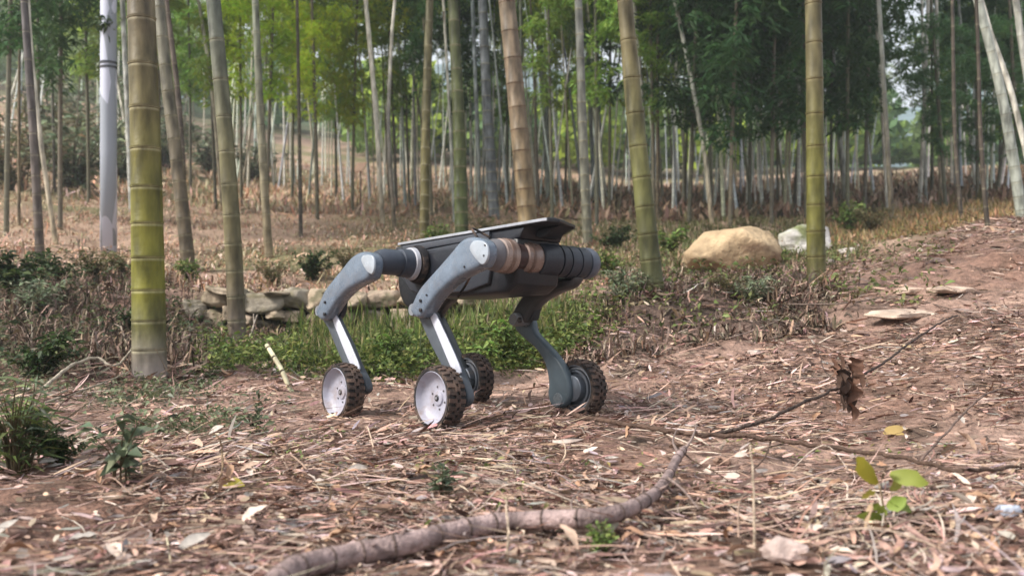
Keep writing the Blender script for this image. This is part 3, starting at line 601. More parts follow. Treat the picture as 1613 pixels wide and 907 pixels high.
stand(48, 560, 850, 285, 330, 'slim white bamboo in the stand behind the top plate', 'far stand behind the top plate', [MG, YG, DGc, GYc], (3.0, 4.6))
stand(34, 350, 570, 272, 320, 'slim bamboo above the reddish grass near the small pink sign', 'far stand round the pink sign', [YG, YG, MG, GYc], (2.8, 4.6))
stand(18, 110, 350, 205, 260, 'slim bamboo on the hazy slope behind the painted pole', 'far stand on the left slope', [MG, GYc, YG], (2.6, 4.0), cz_=(.35, .5))
stand(12, -120, 110, 195, 260, 'slim bamboo high on the slope at the upper left', 'far stand at the upper left', [DGc, MG, DGc], (2.4, 3.6), cz_=(.35, .5))
# leafy young bamboos that carry the big masses of foliage
ORD = ['leftmost', 'second from left', 'third from left', 'fourth from left', 'fifth from left', 'sixth from left', 'seventh from left', 'eighth from left', 'ninth from left', 'rightmost']
def order(rows): rs = sorted(r[0] for r in rows); return lambda px: (ORD[rs.index(px)] if rs.index(px) < len(rs) - 1 else 'rightmost')
def leafy(px, d, ybot, col, ci, s, label, group):
    x = (px - CX) * d / F; z = float(tz(x, d)[0]); zb = CZ + (CY - ybot) * d / F
    far_bamboo(x, d, label, group, jit(col, .12), jit((.14, .13, .09)), .7, ci, cb=zb - z, csz=s, lean=random.gauss(0, .02))
ROWS = [(1085, 12.5, 215, DGc, 2, 1.15), (1150, 11.5, 235, DGc, 0, 1.2), (1215, 12, 225, DGc, 2, 1.2), (1270, 13, 215, DGc, 3, 1.0), (1335, 12.5, 220, DGc, 2, 1.05), (1362, 13.5, 190, DGc, 1, .8), (1180, 14, 190, DGc, 3, 1.3), (1120, 14.5, 200, DGc, 2, 1.2), (1250, 15, 200, DGc, 0, 1.4), (1310, 15.5, 190, DGc, 2, 1.3)]
for (px, d, yb, col, ci, s) in ROWS:
    leafy(px, d, yb, col, ci, s, order(ROWS)(px) + ' of the dark leafy bamboos above the boulders', 'dark leafy bamboos above the boulders')
ROWS = [(1490, 13, 250, BGc, 2, .42), (1540, 14, 260, BGc, 2, .5), (1605, 13.5, 255, BGc, 0, .45), (1468, 17, 230, MG, 2, .5), (1510, 18, 215, BGc, 2, .62), (1575, 17.5, 225, MG, 2, .62), (1630, 16, 250, DGc, 0, .6)]
for (px, d, yt, col, ci, s) in ROWS:
    leafy(px, d, yt, col, ci, s, order(ROWS)(px) + ' of the bushy green bamboos above the ochre grass', 'bushy bamboos above the ochre grass')
ROWS = [(420, 14, 165, YG, 2, .8), (500, 13, 185, YG, 0, .6), (555, 15, 205, YG, 2, .85), (460, 17, 190, YG, 3, .75), (625, 16, 175, MG, 0, .8), (380, 16, 150, YG, 1, 1.2), (530, 19, 200, GYc, 2, 1.4), (340, 15, 165, MG, 3, 1.1), (300, 18, 160, MG, 2, 1.2)]
for (px, d, yb, col, ci, s) in ROWS:
    leafy(px, d, yb, col, ci, s, order(ROWS)(px) + ' of the yellow-green bamboos above the reddish grass', 'yellow-green bamboos left of centre')
ROWS = [(10, 9.5, 95, DGc, 2, .9), (95, 10.5, 135, DGc, 0, .9), (60, 13, 110, DGc, 3, 1.0), (140, 14, 130, MG, 2, 1.0), (250, 14, 110, MG, 1, .9), (-40, 11, 130, DGc, 2, 1.1)]
for (px, d, yb, col, ci, s) in ROWS:
    leafy(px, d, yb, col, ci, s, order(ROWS)(px) + ' of the dark leafy bamboos at the upper left', 'leafy bamboos at the upper left')
ROWS = [(680, 14, 150, DGc, 0, .65), (870, 13, 165, MG, 1, .9), (940, 12, 175, MG, 3, .8), (960, 15, 170, DGc, 2, .7), (725, 16, 190, DGc, 2, .75), (800, 17, 200, MG, 2, .75), (890, 18, 180, YG, 0, .75), (1030, 13, 190, MG, 1, .6), (645, 18, 180, DGc, 1, .8), (1000,17,190,YG,2,.8)]
for (px, d, yb, col, ci, s) in ROWS:
    leafy(px, d, yb, col, ci, s, order(ROWS)(px) + ' of the leafy bamboos above and behind the robot', 'leafy bamboos behind the robot')

# far-off wood: one mass of foliage on the hillside, and the blue mountain
Vs, Qs, Cs = [], [], []; off = 0
for i in range(420):
    d = random.uniform(38, 80); px = random.uniform(-500, 2100); x = (px - CX) * d / F; z = float(tz(x, d, False)[0])
    R = random.uniform(1.2, 2.6); H = random.uniform(3.5, 6.5)
    if px > 1375 and px < 1460: H *= .25
    if px > 1380: H *= .5
    elif px > 380: H *= .62
    n = 300; th = rng.uniform(0, 6.283, n); u = rng.random(n); rr = R * np.sqrt(np.clip(1 - (2 * u - .8) ** 2, .05, 1)) * rng.uniform(.5, 1, n)
    c0 = np.stack([x + rr * np.cos(th), d + rr * np.sin(th), z + .5 + H * u], 1); s = rng.uniform(.16, .4, n)[:, None]
    A = unit(rng.normal(0, 1, (n, 3))); B = unit(np.cross(A, rng.normal(0, 1, (n, 3))))
    Vs.append(np.stack([c0 - A * s, c0 - B * s * .5, c0 + A * s, c0 + B * s * .5], 1).reshape(-1, 3)); Qs.append((np.arange(n) * 4)[:, None] + np.arange(4) + off); off += n * 4
    base = np.array(random.choice([MG, YG, GYc, BGc])) * random.uniform(.5, .85); Cs.append(np.repeat(base * rng.uniform(.6, 1.4, (n, 1)), 4, axis=0))
o = link('far_forest', mesh('far_forest', np.concatenate(Vs), np.concatenate(Qs), attr_mat('far_foliage', .7, 0, 1, trans=.25), np.concatenate(Cs), smooth=False)); tag(o, 'hazy wooded hillside behind the bamboo stand', None, None, 'stuff')
mv = []; mf = []; mx_ = np.linspace(-400, 520, 90); 
for j, yy in enumerate(np.linspace(250, 620, 24)):
    for xx in mx_:
        r = (yy - 250) / 370; hgt = 150 * math.sin(min(1, r * 1.1) * 1.57) * (.75 + .5 * fbm(np.array([xx / 120]), np.array([yy / 200]), 4, 5)[0]) * (1.0 - .25 * math.exp(-((xx - 150) / 120) ** 2))
        mv.append((xx, yy, -8 + hgt))
nxm = len(mx_)
for j in range(23):
    for i in range(nxm - 1): mf.append((j * nxm + i, j * nxm + i + 1, (j + 1) * nxm + i + 1, (j + 1) * nxm + i))
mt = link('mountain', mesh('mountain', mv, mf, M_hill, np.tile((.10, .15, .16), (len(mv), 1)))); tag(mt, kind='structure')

# ------------------------------------------------------------------ rocks
def rock_mesh(w, dp, h, seed, col, col2=None, boxy=.35, rough=.16, sub=4, flat=.0):
    import bmesh
    bm = bmesh.new(); bmesh.ops.create_icosphere(bm, subdivisions=sub, radius=1)
    V = np.array([v.co[:] for v in bm.verts]); Fc = [[v.index for v in f.verts] for f in bm.faces]; bm.free()
    s = seed * 3.7; g = np.random.default_rng(seed + 500); rad_ = np.full(len(V), 1.35)
    N = [(0,0,1),(0,0,-1),(1,0,0),(-1,0,0),(0,-1,0),(0,1,0)] + [tuple(v) for v in g.normal(0, 1, (16, 3))]
    for q, nn in enumerate(N):
        nn = unit(np.array(nn, float) + (g.normal(0, .16, 3) if q < 6 else 0)); dd = g.uniform(.80, .92) if q < 6 else g.uniform(.80, 1.0) + boxy * .08
        dt = V @ nn; rad_ = np.where(dt > .05, np.minimum(rad_, dd / np.maximum(dt, .05)), rad_)
    a = fbm(V[:, 0] * 1.3 + s, V[:, 1] * 1.3 + V[:, 2] * 1.1 + s, 3, seed) - .5; b = fbm(V[:, 2] * 4.5 + s, V[:, 0] * 4.5 + V[:, 1] * 2 - s, 4, seed + 3) - .5
    V = V * (rad_ * (1 + a * rough + b * rough * .7))[:, None]
    V[:, 2] = np.where(V[:, 2] < 0, V[:, 2] * .6, V[:, 2]); 
    c = np.array(col)[None] * (1 + .5 * b[:, None] + .3 * a[:, None])
    if col2 is not None:
        k = np.clip((fbm(V[:, 0] * 2 + s, V[:, 2] * 2.4 - s, 3, seed + 9) - .5) * 5, 0, 1)[:, None]; c = c * (1 - k) + np.array(col2) * k
    return mesh('rock', V * np.array([w / 2, dp / 2, h / 1.7]), Fc, M_rock, c, smooth=True)
def rock(name, px, py_base, wpx, hpx, label, col, seed, col2=None, group=None, boxy=.35, dpr=.8, rot=0., cat='rock', sink=.3):
    x, y, z = hit(px, py_base); w = wpx * y / F; h = hpx * y / F
    o = link(name, rock_mesh(w, w * dpr, h, seed, col, col2, boxy), loc=(x, y + w * dpr * .3, z + h * .36)); o.rotation_euler.z = rot; o.rotation_euler.x = random.uniform(-.05, .05)
    tag(o, label, cat, group); return o
rock('boulder', 1160, 430, 172, 78, 'big tan orange boulder left of the upright bamboo', (.42, .31, .19), 5, (.24, .16, .10), 'boulders on the mound', .5, .65, .1)
rock('boulder', 1277, 404, 84, 58, 'grey-white boulder behind the upright bamboo', (.50, .48, .46), 8, (.16, .18, .08), 'boulders on the mound', .3, .7)
PSs = (.44, .33, .26)
for (px, py, w, h, lb, bx, c) in [(1438, 466, 44, 14, 'flat pinkish stone on the path, left of a longer one', .6, PSs), (1508, 464, 76, 14, 'longest flat stone across the right-hand path', .7, PSs),
    (1480, 415, 22, 9, 'small dark stone high on the path', .4, (.22,.17,.15)), (1337, 402, 30, 11, 'pale stone just right of the boulders', .4, (.42,.38,.35)), (1303, 421, 26, 12, 'dark stone at the foot of the grey boulder', .4, (.2,.17,.15)),
    (1430, 505, 110, 16, 'broad flat pale rock half buried in the path', .6, (.45,.35,.28)), (1242, 893, 72, 44, 'pinkish grey stone at the bottom of the photo', .5, (.42,.33,.30)), (1590, 818, 40, 22, 'small blue-grey stone by the right edge', .4, (.42,.46,.55)),
    (1140, 735, 30, 16, 'small brown clod right of the branch tip', .4, (.25,.16,.12)), (1190, 560, 24, 10, 'small pale stone on the slope below the mound', .4, (.42,.34,.3)), (1180, 790, 44, 16, 'flat grey bark-like stone below the long twig', .5, (.42,.37,.33)),
    (1560, 640, 34, 12, 'small stone on the slope near the right edge', .4, (.38,.28,.24)), (20, 850, 36, 16, 'dark clod in the bottom left corner', .4, (.16,.1,.08))]:
    rock('stone', px, py, w, h, lb, c, int(px) % 17 + 1, None, 'stones lying on the ground', bx, .8, random.uniform(-.3, .3), 'stone')
# low dry stone wall: every stone a part
wx, wy, wz = hit(460, 508); wy = 5.58
wall = link('stone_wall', None, loc=((470 - CX) * wy / F, wy, .12)); tag(wall, 'low crumbling dry stone wall behind the left wheels', 'wall')
WS = [(312,490,34,20,.5),(344,474,40,30,.0),(342,508,36,34,.1),(372,498,30,26,.1),(378,470,24,24,.1),(415,480,62,30,.0),(467,474,46,30,.0),(510,480,46,36,-.05),(437,498,30,14,.05),(465,500,34,18,.02),(498,503,26,16,.0),(553,476,50,28,.0),(604,474,52,26,.0),(655,472,44,26,.0),
      (700,474,44,26,0),(545,502,34,20,0),(590,500,40,20,0),(635,498,34,20,0),(420,512,26,14,.1),(742,474,38,24,0),(395,506,26,18,.1),(349,459,44,8,.2),(440,463,34,7,0),(530,460,40,8,0),(680,498,34,20,0)]
for i, (px, py, w, h, ry) in enumerate(WS):
    p = P(px, py, wy + random.uniform(-.04, .06)) - np.array(wall.location); k = wy / F; c = random.choice([(.30,.24,.18),(.34,.27,.195),(.24,.21,.165),(.31,.24,.18)])
    s = link('stone', rock_mesh(w * k * 1.2, .26, h * k * 1.25, 20 + i, c, (.15, .13, .08), .8, .12, 4), wall, p); s.rotation_euler.y = ry

# ------------------------------------------------------------------ sticks and twigs
def along(pix, dz=0.):
    """ground points under pixels, lifted by dz (one value or list)"""
    out = []
    for i, (px, py) in enumerate(pix):
        x, y, z = hit(px, py); out.append((x, y, z + (dz[i] if isinstance(dz, (list, tuple)) else dz)))
    return out
def rods(pts, r0, r1, k=8):
    c = catmull(pts, k); return c, np.linspace(r0, r1, len(c))
def twig(name, pts, r0, r1, col, label, cat='twig', group=None, sides=7, side_twigs=(), k=8):
    c, r = rods(pts, r0, r1, k); c = c + rng.normal(0, r0 * .25, c.shape); loc = c[0].copy()
    V, Fc, cc = tube(c - loc, r, sides, np.array(col) * rng.uniform(.75, 1.2, (len(c), 1)))
    o = link(name, mesh(name, V, Fc, M_bark, cc), loc=loc); tag(o, label, cat, group)
    for (p2, a, b) in side_twigs:
        c2, r2 = rods(p2, a, b, 6); V, Fc, cc = tube(c2 - loc, r2, 5, np.array(col) * .9); link('side_twig', mesh('side_twig', V, Fc, M_bark, cc), o)
    return o
def above(pix, k):
    ks = k if isinstance(k, (list, tuple)) else [k] * len(pix)
    return [P(px, py, hit(px, py)[1] * q) for (px, py), q in zip(pix, ks)]
# fallen bamboo branch in front
bp = [(425,925),(470,893),(560,872),(640,856),(705,838),(790,822),(860,818),(930,815),(985,803),(1030,778),(1052,750),(1066,722),(1078,706)]
pts = above(bp, [.915]*10 + [.915,.90,.88]); c = catmull(pts, 8); loc = c[0].copy(); L = len(c)
rr = np.interp(np.linspace(0, 1, L), [0, .3, .55, .8, 1], [.0165, .0160, .0140, .0100, .0065])
seg = np.concatenate([[0], np.cumsum(np.linalg.norm(np.diff(c, axis=0), axis=1))]); S = np.arange(0, seg[-1], .006); cc_ = np.stack([np.interp(S, seg, c[:, k]) for k in range(3)], 1); rs = np.interp(S, seg, rr)
nodes = []; s = .035
while s < seg[-1] - .02: nodes.append(s); s += random.uniform(.045, .085)
nd = np.array(nodes); dist = np.min(np.abs(S[:, None] - nd[None]), axis=1); rs = rs * (1 + .18 * (fbm(S * 14, S * 0, 3, 9) - .5)); rs = rs * (1 + .10 * np.exp(-(dist / .005) ** 2))
colr = np.array([.27, .20, .19])[None] * (1 + .9 * (fbm(S * 25, S * 0, 3, 4)[:, None] - .5)); 
V, Fc, q = tube(cc_ - loc, rs, 14, colr)
br = link('fallen_branch', mesh('fallen_branch', V, Fc, M_bark, q), loc=loc); tag(br, 'thick jointed dead bamboo branch lying across the foreground', 'branch')
for s in nodes:
    i = int(s / .006); i = min(max(i, 1), len(S) - 2); V, Fc, q = torus_ring(cc_[i] - loc, cc_[i + 1] - cc_[i - 1], rs[i] * .99, .0016, 14, 0)
    link('node_ring', mesh('node_ring', V, Fc, M_bark, np.tile((.10, .07, .06), (len(V), 1))), br)
    if random.random() < .55:
        a = unit(rng.normal(0, 1, 3) + (0, 0, .8)); p = cc_[i] - loc
        V, Fc, q = tube([p + a * rs[i] * .7, p + a * (rs[i] + .008), p + a * (rs[i] + .018)], [.0035, .003, .001], 6, (.25, .18, .16)); link('bud', mesh('bud', V, Fc, M_bark, q), br)
for pp, ra in (([(1078,708),(1090,690),(1098,668)], .004), ([(1070,716),(1060,695),(1066,676)], .0035), ([(1052,752),(1075,770),(1100,800)], .0028), ([(905,815),(900,790),(915,770)], .0026), ([(700,838),(690,815),(665,800)], .0022)):
    c2, r2 = rods(above(pp, [.9, .88, .87]), ra, ra * .4, 6); V, Fc, cc = tube(c2 - loc, r2, 6, np.array((.24,.18,.16))); link('side_twig', mesh('side_twig', V, Fc, M_bark, cc), br)
# long twigs at the right
a1 = P(884, 646, 2.55); a1[2] = max(a1[2], .03)
w1 = above([(886,648),(940,660),(1040,676),(1110,684),(1200,690),(1300,703),(1400,716),(1500,738),(1600,735),(1680,726)], [.97,.91,.89,.88,.87,.87,.87,.87,.87,.87])
twig('long_twig', w1,   .0072, .003, (.09,.055,.04), 'long bare twig running right from the front wheel', side_twigs=[
    (above([(1040,676),(1085,720),(1130,745),(1165,770)], [.92,.93,.95,.97]), .002, .001), (above([(1215,692),(1205,720),(1180,745)], [.9,.93,.96]), .0025, .0012)])
w2 = above([(1125,684),(1200,664),(1270,632),(1330,606),(1390,572),(1430,543),(1475,512),(1508,496)], [.89,.84,.81,.80,.80,.81,.83,.86])
twig('arched_twig', w2, .0048, .0026, (.05,.034,.028), 'dark twig arching up to the right over the slope', side_twigs=[(above([(1330,606),(1300,585),(1292,560)], [.80,.80,.80]), .0016, .0008)])
twig('dead_twig', along([(1450,735),(1500,700),(1550,655),(1600,625),(1640,600)], [.01,.04,.05,.03,.02]), .003, .002, (.16,.11,.09), 'dark twig crossing the lower right edge')
twig('dead_twig', along([(1225,490),(1330,492),(1420,480),(1560,520)], .03), .004, .002, (.15,.11,.09), 'thin grey twig lying across the path on the right')
twig('dead_twig', along([(1290,540),(1400,560),(1480,575),(1613,590)], .02), .003, .002, (.18,.13,.10), 'thin twig on the slope above the long twig')
twig('dead_twig', [P(1395,845,1.45), P(1200,700,1.9)] if False else along([(1150,545),(1195,530),(1255,505)], .03), .003, .0015, (.3,.22,.18), 'short pale twig on the slope below the mound')
twig('dead_twig', along([(60,622),(110,598),(150,592),(185,600),(225,572)], [.01,.05,.07,.06,.12]), .008, .004, (.38,.33,.26), 'pale crooked branch at the foot of the left bank')
twig('dead_twig', along([(70,640),(140,630),(205,605)], [.01,.04,.05]), .005, .002, (.30,.26,.2), 'thinner pale branch below the crooked one')
twig('bent_stalk', along([(225,760)] * 1) + [P(222, 720, 1.9), P(226, 695, 1.92), P(240, 684, 1.95)], .0024, .0014, (.3,.24,.14), 'thin bent stalk standing on the bare soil at left')
twig('bent_stalk', [np.array(hit(300,785)), P(345, 752, 1.75), P(350, 715, 1.8), P(345, 690, 1.8), P(335, 683, 1.8)], .0026, .0014, (.22,.15,.09), 'hooked brown stalk carrying a yellow leaf at left')
for i, (a_, b_2, lb) in enumerate([((795,785),(797,890),'upright pale stalk crossing the fallen branch'), ((1182,700),(1188,880),'tall pale stalk right of the branch tip'), ((885,690),(880,735),'short stalk between robot and branch')]):
    g0 = np.array(hit(b_2[0], b_2[1])); twig('dry_stalk', [g0, P(a_[0] + 6, (a_[1] + b_2[1]) / 2, g0[1]), P(a_[0], a_[1], g0[1] + .03)], .0022, .001, (.5,.4,.3), lb, 'stalk')
for i in range(42):
    px = random.uniform(0, 1613); py = random.uniform(690, 900); x, y, z = hit(px, py); a = random.uniform(0, 3.14); l = random.uniform(.12, .32)
    p0 = np.array([x, y, z + .008]); dv = np.array([math.cos(a), math.sin(a), 0]) * l; md = p0 + dv * .5 + (0, 0, random.uniform(.005, .04)) + rng.normal(0, .012, 3)
    e_ = p0 + dv; e_[2] = float(tz(e_[0], e_[1])[0]) + .008
    twig('dry_stalk', [p0, md, e_], random.uniform(.0014, .0028), .001, random.choice([(.5,.38,.29),(.36,.25,.19),(.22,.14,.11),(.55,.46,.38)]), 'bent dry stalk lying loose in the foreground litter', 'stalk', 'loose dry stalks in the foreground', 5, (), 5)
# broken bamboo stick behind the left wheel
g0 = np.array(hit(462, 618)); tp_ = P(420, 543, g0[1] + .15)
st = link('bamboo_stick', None, loc=g0); tag(st, 'short broken bamboo stick leaning left of the rear wheel', 'stick')
V, Fc, q = tube([(0, 0, -.02), (tp_ - g0) * .5 + (.004, 0, 0), tp_ - g0], [.0095, .009, .0085], 12, (.48, .44, .30)); link('culm', mesh('culm', V, Fc, M_culm, q), st)
for t_ in (.12, .42, .72, .93):
    V, Fc, q = torus_ring((tp_ - g0) * t_, tp_ - g0, .009, .0022, 12, 0); link('node_ring', mesh('node_ring', V, Fc, M_culm, np.tile((.12, .10, .07), (len(V), 1))), st)
g0 = np.array(hit(416, 556)); tw = [g0, P(422, 530, g0[1]), P(435, 510, g0[1])]
twig('dead_twig', along([(390,545),(402,520),(421,495)], [0, .06, .12]), .006, .003, (.42,.36,.3), 'pale forked twig at the foot of the slender bamboo', side_twigs=[(along([(400,525),(398,505),(392,495)], [.05, .09, .12]), .003, .002)])

# individual dead leaves large enough to pick out
def big_leaf(seed, L=.09, w=.035, curl=.5):
    g = np.random.default_rng(seed); V = []; Fc = []; n = 7
    for i in range(n):
        t = i / (n - 1); ww = w * math.sin(math.pi * min(1, t * .93 + .05)) ** .8 * .5 + .0006; cz = curl * L * .35 * math.sin(t * 2.2 + g.uniform(0, .6)) + g.normal(0, .0012)
        sx = g.normal(0, .0015)
        V += [(t * L, -ww + sx, cz + ww * curl * g.uniform(.3, 1.3)), (t * L, sx, cz), (t * L, ww + sx, cz + ww * curl * g.uniform(.3, 1.3))]
    for i in range(n - 1): a = i * 3; Fc += [(a, a + 1, a + 4, a + 3), (a + 1, a + 2, a + 5, a + 4)]
    return V, Fc
LM = []
for i, c in enumerate([(.46,.33,.25),(.34,.20,.13),(.55,.45,.38),(.24,.14,.10),(.40,.36,.32),(.36,.22,.14)]):
    V, Fc = big_leaf(i + 5, random.uniform(.05, .1), random.uniform(.014, .034), random.uniform(.2, .9)); LM.append(mesh('dead_leaf', V, Fc, M_litter, np.tile(c, (len(V), 1))))
for i in range(190):
    px = random.uniform(-60, 1670); py = 640 + 260 * random.random() ** .8; x, y, z = hit(px, py)
    if abs(x + .05) < .6 and 2.3 < y < 3.1: continue
    o = link('dead_leaf', LM[random.randrange(6)], loc=(x, y, z + .012)); o.rotation_euler = (random.gauss(0, .5), random.gauss(0, .35), random.uniform(0, 6.28)); o.scale = (random.uniform(.4, .75),) * 3
    tag(o, 'curled dead leaf lying loose on the litter', 'leaf', 'loose dead leaves in the foreground')
def one_leaf(px, py, d, L, w, col, rot, label, n='leaf', lift=0):
    V, Fc = big_leaf(int(px), L, w, .3); p = P(px, py, d); o = link(n, mesh('leaf', V, Fc, M_leaf, np.tile(col, (len(V), 1))), loc=p); o.rotation_euler = rot; tag(o, label, 'leaf'); return o
# yellowing sapling lower right
g0 = np.array(hit(1400, 838)); sp = link('sapling', None, loc=g0); tag(sp, 'sapling with yellow-green leaves and one brown leaf at lower right', 'plant')
stemc = [(0,0,-.01), P(1392,800,g0[1]) - g0, P(1385,765,g0[1]) - g0, P(1372,735,g0[1] + .02) - g0]
c, r = rods(stemc, .0022, .0012); V, Fc, q = tube(c, r, 6, (.3, .22, .14)); link('stem', mesh('stem', V, Fc, M_bark, q), sp)
for (px, py, px2, py2, wd, col) in [(1385,762,1352,722,.024,(.42,.38,.05)),(1390,768,1402,733,.018,(.09,.06,.04)),(1402,745,1462,762,.026,(.24,.28,.05)),(1398,800,1428,785,.022,(.22,.30,.05)),(1395,812,1374,795,.02,(.26,.32,.06)),(1400,790,1435,808,.018,(.2,.26,.05)),(1378,790,1366,835,.014,(.5,.36,.24)),(1392,820,1352,812,.018,(.2,.26,.05)),(1402,770,1425,752,.014,(.30,.30,.06)),(1396,830,1418,842,.014,(.34,.34,.08)),(1380,775,1358,785,.014,(.38,.34,.07))]:
    a = P(px, py, g0[1] - .01); b = P(px2, py2, g0[1] - random.uniform(.0, .05)); L_ = float(np.linalg.norm(b - a)); V, Fc = big_leaf(int(px), L_, wd, .25)
    dd = Vector(b - a).normalized(); o = link('leaf', mesh('leaf', V, Fc, M_leaf, np.tile(col, (len(V), 1))), sp, a - g0); o.rotation_euler = (dd.to_track_quat('X', 'Z')).to_euler()
    o.rotation_euler.rotate_axis('X', random.uniform(.6, 1.2))
one_leaf(345, 762, 1.74, .05, .024, (.42,.36,.06), (.6, .15, .1), 'yellow leaf on the hooked brown stalk at left')
x, y, z = hit(1395, 690); one_leaf(1392, 685, y, .075, .04, (.5,.36,.14), (.5, -.1, .15), 'yellow-orange leaf lying below the long twig at right')
x, y, z = hit(925, 845); o = one_leaf(905, 850, y - .02, .085, .05, (.50,.47,.38), (1.0, -.5, .1), 'broad pale leaf standing against the fallen branch')
# dark shred of bark and dead leaves caught on the arched twig
bc = link('bark_shred', None, loc=P(1322, 600, w2[3][1] - .01)); tag(bc, 'dark brown shred of dead leaves hanging from the arched twig', 'dead leaf')
for i, (dx, dy, L_, wd, rz) in enumerate([(-14,-24,.05,.03,.3),(14,-24,.05,.028,-.4),(0,-6,.06,.036,.1),(-6,16,.055,.028,.1),(8,26,.06,.022,-.1),(-12,-10,.06,.034,.5),(10,-14,.06,.036,-.2),(-3,-30,.05,.03,.6),(6,8,.065,.036,.2),(-10,28,.05,.024,-.3),(14,44,.05,.016,.2),(-9,40,.035,.014,0),(2,2,.05,.03,.9),(16,0,.045,.02,-1)]):
    V, Fc = big_leaf(80 + i, L_ * 1.0, wd * 1.25, .9); o = link('dead_leaf', mesh('dead_leaf', V, Fc, M_litter, np.tile(random.choice([(.09,.05,.035),(.15,.08,.055),(.06,.035,.025)]), (len(V), 1))), bc, (dx * 2.38 / F, random.uniform(-.012, .012), -dy * 2.38 / F + .02)); o.rotation_euler = (rz, 1.5 + rz * .4, random.uniform(-.8, .8))
# small pinkish sign far back
h = hit(568, 335); sg = link('marker_sign', None, loc=h); tag(sg, 'small pinkish white board on a post in the far grass', 'sign'); k = h[1] / F
V, Fc = lathe((0, 0, -.05), (0, 0, 1), [(0, 1.3 * k), (72 * k, 1.2 * k)], 8); link('post', mesh('post', V, Fc, M_plain, np.tile((.2, .13, .1), (len(V), 1))), sg)
def box(c, s): c = np.array(c); s = np.array(s) / 2; return [c + s * np.array(q) for q in ((-1,-1,-1),(1,-1,-1),(1,1,-1),(-1,1,-1),(-1,-1,1),(1,-1,1),(1,1,1),(-1,1,1))], [(0,3,2,1),(4,5,6,7),(0,1,5,4),(1,2,6,5),(2,3,7,6),(3,0,4,7)]
V, Fc = box((0, 0, 0), (22 * k, 1.2 * k, 17 * k)); bo = link('board', mesh('board', V, Fc, attr_mat('pale_board', .9, 0, 1), np.tile((1.0, .66, .50), (8, 1)), smooth=False), sg, (0, -4 * k, 67 * k)); bo.rotation_euler = (-.55, 0, -.6)

# ------------------------------------------------------------------ the wheeled robot
AL = math.radians(40)
H2 = P(762, 400, 2.42)
Lv = np.array([math.cos(AL), math.sin(AL), -.05]); Lv = unit(Lv); Fv = np.array([-math.sin(AL), math.cos(AL), -.055]); Fv = unit(Fv - Lv * (Fv @ Lv)); Uv = np.cross(Lv, Fv)
RO = np.array([-.05, 2.7, 0.]); robot = link('wheeled_robot', None, loc=RO); tag(robot, 'grey four-legged robot standing on four knobbly wheels', 'robot')
def W_(l, f, u): return H2 + Lv * l + Fv * f + Uv * u - RO
def onp(px, py, l):                                  # the point of the plane l = const on the sight line through a pixel
    dv = P(px, py, 1.) - np.array([0, 0, CZ]); o = np.array([0, 0, CZ]); t = ((H2 + Lv * l - o) @ Lv) / (dv @ Lv); return o + dv * t - RO
def rpart(name, V, Fc, col, mat=M_plain, parent=None, smooth=True, auto=True):
    if mat is M_plain and np.ndim(col) == 1 and max(col) < .13: mat = M_dark
    o = link(name, mesh(name, V, Fc, mat, np.tile(col, (len(V), 1)) if np.ndim(col) == 1 else col, smooth), parent or robot)
    if auto and smooth:
        try: o.data.set_sharp_from_angle(angle=math.radians(38))
        except Exception: pass
    return o
def prism(pts3, axis, w, e, n_=None):
    """closed outline (3-D, planar) thickened by w along axis with edges rounded by e"""
    p = np.array(pts3); ax = unit(np.array(axis, float)); cen = p.mean(0); k = len(p)
    tan = unit(np.roll(p, -1, 0) - np.roll(p, 1, 0)); nor = np.cross(ax, tan)
    area = sum(np.dot(np.cross(p[i] - cen, p[(i + 1) % k] - cen), ax) for i in range(k))
    if area < 0: nor = -nor
    rings = [(-w/2, e), (-w/2 + .12*e, .5*e), (-w/2 + .45*e, .15*e), (-w/2 + e, 0), (w/2 - e, 0), (w/2 - .45*e, .15*e), (w/2 - .12*e, .5*e), (w/2, e)]
    V = []; Fc = []
    for s, inn in rings: V += [tuple(p[i] + nor[i] * inn + ax * s) for i in range(k)]
    for r in range(len(rings) - 1):
        for i in range(k): Fc.append((r*k+i, r*k+(i+1)%k, (r+1)*k+(i+1)%k, (r+1)*k+i))
    Fc += [tuple(range(k))[::-1], tuple((len(rings)-1)*k+i for i in range(k))]
    return V, Fc
def smooth_loop(pts, k=4):
    p = [np.array(q, float) for q in pts]; n = len(p); out = []
    for i in range(n):
        a, b, c, d = p[i-1], p[i], p[(i+1) % n], p[(i+2) % n]
        for t in np.arange(k) / k: out.append(.5*((2*b)+(-a+c)*t+(2*a-5*b+4*c-d)*t**2+(-a+3*b-3*c+d)*t**3))
    return out
Z1 = lambda q: (480 + q[0] / 2.452, 330 + q[1] / 2.452)
Z3 = lambda q: (490 + q[0] / 3.36, 470 + q[1] / 3.36)
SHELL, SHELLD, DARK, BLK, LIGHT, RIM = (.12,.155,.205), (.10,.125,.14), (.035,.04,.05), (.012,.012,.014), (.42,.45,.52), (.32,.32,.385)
def shape(name, zl, l, w, e, col, mat=M_plain, conv=Z1, k=3, parent=None):
    V, Fc = prism(smooth_loop([onp(*conv(q), l) for q in zl], k), Lv, w, e); return rpart(name, V, Fc, col, mat, parent)
def disc(name, l, px, py, r, w, col, mat=M_metal, parent=None, sides=24):
    o = onp(px, py, l); V, Fc = lathe(o, Lv, [(-w/2, .0005), (-w/2, r * .85), (-w/2 + .15 * w, r), (w/2 - .15*w, r), (w/2, r * .85), (w/2, .0005)], sides); return rpart(name, V, Fc, col, mat, parent)
RW = .0895; TW_ = .056
